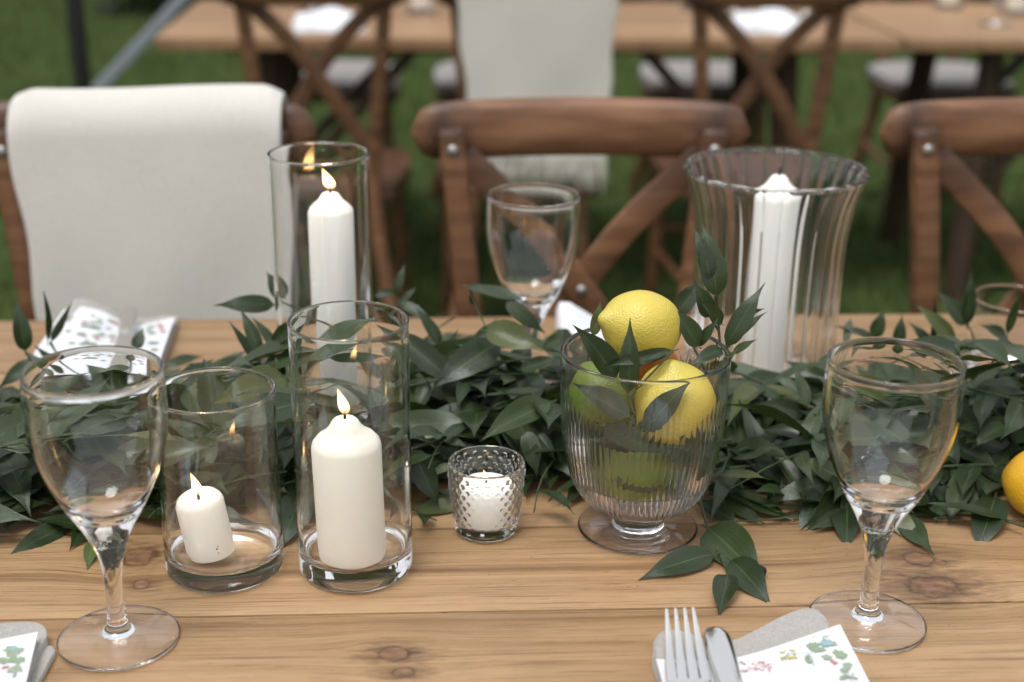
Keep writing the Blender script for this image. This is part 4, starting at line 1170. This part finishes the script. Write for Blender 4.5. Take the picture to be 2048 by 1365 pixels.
for (cx, cy_, nn, sp, c_, sh, s0) in ((12, 1302, 4, (12, 6), 0, 'ivy', .0062), (36, 1305, 3, (8, 6), 1, 'ivy', .0060), (34, 1322, 3, (10, 5), 0, 'ivy', .0055), (30, 1296, 4, (10, 3), 5, 'o', .0035), (10, 1336, 3, (6, 3), 4, 'o', .0026), (32, 1345, 6, (9, 10), 1, 'o', .005), (8, 1322, 3, (6, 4), 0, 'ivy', .005), (-40, 1330, 10, (24, 12), 3, 'o', .0024)):
    for k in range(nn): IT.append((cx + rp.uniform(-1, 1) * sp[0], cy_ + rp.uniform(-1, 1) * sp[1], s0 * rp.uniform(.5, 1.0), rp.uniform(0, 6.28), c_, sh))
printed(card, IT, zl + 0.0004)

# settings across the table
def far_setting(fb, nb, lab1, lab2, seedv, items, knife_px=None):
    back = [ony(*q) for q in fb]; front = [onz(x, y, T + 0.010) for x, y in nb]
    o = napkin(lab1, [np.array(p_) for p_ in back], front, lambda u, v: 0.004 * math.sin(u * 5 + seedv), M_LINEN, 41, 15)
    return back, front
bk, ft = far_setting([(140, 612, 1.52), (152, 598, 1.525), (180, 602, 1.525), (215, 615, 1.525), (250, 634, 1.525), (290, 636, 1.525), (330, 630, 1.525), (356, 632, 1.525)], [(58, 745), (100, 752), (150, 760), (200, 768), (250, 776), (300, 784)],
                     'grey linen napkin with raised fold in front of the cream throw', '', 1.0, [])
bk3 = [np.array(ony(*q)) for q in [(128, 630, 1.50), (165, 626, 1.50), (205, 634, 1.50), (245, 652, 1.50), (290, 656, 1.50), (350, 644, 1.50)]]
ft3 = [np.array([p_[0], p_[1], p_[2] + 0.0085]) for p_ in [onz(x, y, T + 0.012) for x, y in ((50, 752), (100, 760), (150, 768), (200, 776), (250, 784), (302, 792))]]
for p_ in bk3: p_[2] += 0.006
card = sheet('white printed menu card lying in front of the cream throw', bk3, ft3, lambda u, v: 0.0015 * math.sin(u * 6), 25, 9)
byc = {}
for k in range(46):
    u, v_ = rp.uniform(.04, .62), rp.uniform(.05, .6)
    if k > 30: u = rp.uniform(.78, .97)
    p_ = lerpc(bk3, u) * (1 - v_) + lerpc(ft3, u) * v_
    z_ = 0.0015 * math.sin(u * 6) + 0.0012 + 0.00002 * k
    s_ = rp.uniform(.003, .006)
    pts = [(p_[0] + s_ * math.cos(a_), p_[1] + s_ * .6 * math.sin(a_), p_[2] + z_) for a_ in np.linspace(0, 5.6, 7)]
    byc.setdefault(rp.choice((0, 1, 1, 3, 6)), []).append((pts, [tuple(range(7))]))
for c_, parts in byc.items(): tag(obj('printed_motif', parts, M_PRINT[c_], card, False), kind='stuff')
a = lerpc(bk3, 0.66) + np.array([0, 0, 0.008]); b = lerpc(ft3, 0.72) + np.array([0, 0, 0.007])
knife(a + np.array([0, 0.012, 0.002]), (b - a), 'steel table knife on the card in front of the cream throw')
back = [ony(*q) for q in [(1112, 622, 1.50), (1118, 606, 1.505), (1140, 606, 1.505), (1165, 620, 1.505), (1200, 640, 1.505), (1250, 636, 1.505), (1300, 640, 1.505)]]
front = [onz(x, y, T + 0.012) for x, y in ((1128, 720), (1170, 722), (1220, 722), (1310, 722))]
napkin('white napkin behind the stemmed glass, half hidden by the topmost lemon', [np.array(p_) for p_ in back], front, lambda u, v: 0.004 * math.sin(u * 6 + .5), M_NAPW, 31, 13)

# ================================================================== REAR TABLE DRESSING
def crumple(loc, sx, sy, h, label, seedv):
    rs = random.Random(seedv); ph = [rs.uniform(0, 6) for _ in range(6)]
    def top(u, v):
        e = (max(0, 1 - (2 * u - 1) ** 4) * max(0, 1 - (2 * v - 1) ** 4)) ** .5
        return ((u - .5) * sx + .01 * math.sin(9 * v + ph[0]), (v - .5) * sy + .008 * math.sin(8 * u + ph[1]), 0.002 + h * e * (0.65 + .35 * math.sin(7 * u + ph[2]) * math.cos(5 * v + ph[3])))
    V, Fc = grid(21, 21, top)
    n_ = len(V); V2 = [(x, y, 0.0008) for x, y, z in V]; nu = nv = 21
    ring = [i * nv for i in range(nu)] + [(nu - 1) * nv + j for j in range(1, nv)] + [i * nv + nv - 1 for i in range(nu - 2, -1, -1)] + [j for j in range(nv - 2, 0, -1)]
    Fc = list(Fc) + [tuple(n_ + i for i in reversed(f)) for f in Fc] + [(b, a, n_ + a, n_ + b) for a, b in zip(ring, ring[1:] + ring[:1])]
    o = obj('folded_napkin', [(V + V2, Fc)], M_NAPW); o.location = loc
    return tag(o, label, 'napkin', 'white napkins on the rear tables')
def rear(px, py): p_ = onz(px, py, T); return (p_[0], p_[1], T + EPS)
p1 = rear(660, 55); crumple(p1, 0.18, 0.22, 0.05, 'white napkin heaped near the open end of the rear table', 1)
p2 = rear(1535, 58); crumple(p2, 0.19, 0.22, 0.055, 'white napkin heaped at the rear table next to the fringed throw', 2)
RV = vase_mesh(0.045, 0.16)
def rear_vase(px, py, lab, h):
    p_ = rear(px, py); o = link('candle_vase', RV, M_GLASS); o.location = p_; tag(o, lab, 'vase', 'candle vases on the rear tables')
    candle(0.026, h, (p_[0], p_[1], p_[2] + 0.0145), lab.replace('clear cylinder vase', 'ivory pillar candle in the vase'), 'dome', False, M_WAX)
rear_vase(843, 28, 'clear cylinder vase on the rear table left of the fringed throw', 0.09)
rear_vase(1392, 22, 'clear cylinder vase on the rear table right of the fringed throw', 0.08)
rear_vase(1895, 18, 'clear cylinder vase on the butted rear table near the join', 0.07)
rear_vase(2030, 30, 'clear cylinder vase further along the butted rear table', 0.10)
def rg(px, py, lab):
    goblet(rear(px, py), lab)
rg(625, 22, 'blurred stemmed glass at the napkin near the open end of the rear table')
rg(1470, 24, 'blurred stemmed glass at the rear table napkin beside the fringed throw')
rg(1610, 30, 'blurred stemmed glass on the rear table near the join')
rg(1990, 50, 'blurred stemmed glass on the butted rear table')

# ================================================================== POLES AND STRAP
def pole(loc, h, label):
    p_ = thing('black_pole', label, 'pole', loc)
    obj('base_plate', [lathe([(0, 0), (0.14, 0), (0.14, 0.008), (0.04, 0.014), (0.032, 0.03), (0, 0.03)], 24)], M_BLACK, p_)
    obj('shaft', [lathe([(0, 0.031), (0.027, 0.031), (0.027, h - 0.02), (0.024, h - 0.005), (0, h)], 20)], M_BLACK, p_)
    obj('collar', [lathe([(0.0275, h * 0.45), (0.033, h * 0.45), (0.033, h * 0.45 + 0.05), (0.0275, h * 0.45 + 0.05)], 20, closed=True)], M_BLACK, p_)
    return p_
p = ony(158, 100, 4.5)
pole((p[0], 4.5, 0), 2.7, 'slim black pole standing on the lawn beyond the cream throw')
t0 = ony(1085, -800, 6.0)
pole((t0[0] + .03, 6.03, 0), t0[2] + 0.05, 'black pole behind the fringed throw holding the grey strap')
g0 = onz(-12, 398, 0.02)
st = thing('guy_strap', 'grey webbing strap slanting from the lawn up past the rear table', 'strap', tuple(g0))
a_, b_ = np.zeros(3), np.array([t0[0], 6.0, t0[2]]) - g0
dv = (b_ - a_) / np.linalg.norm(b_ - a_); wv = np.cross(dv, (CP - g0)); wv /= np.linalg.norm(wv)
obj('webbing', [tube([a_ + (b_ - a_) * k / 12 - np.array([0, 0, 0.02 * math.sin(math.pi * k / 12)]) for k in range(13)], 0.021, 8, 0.0018, 4, upv=tuple(np.cross(wv, dv)))], M_STRAP, st)
obj('ground_peg', [tube([(0, 0, -0.03), (-0.01, 0.0, 0.02), (-0.03, 0, 0.10)], 0.009, 8)], M_BLACK, st)
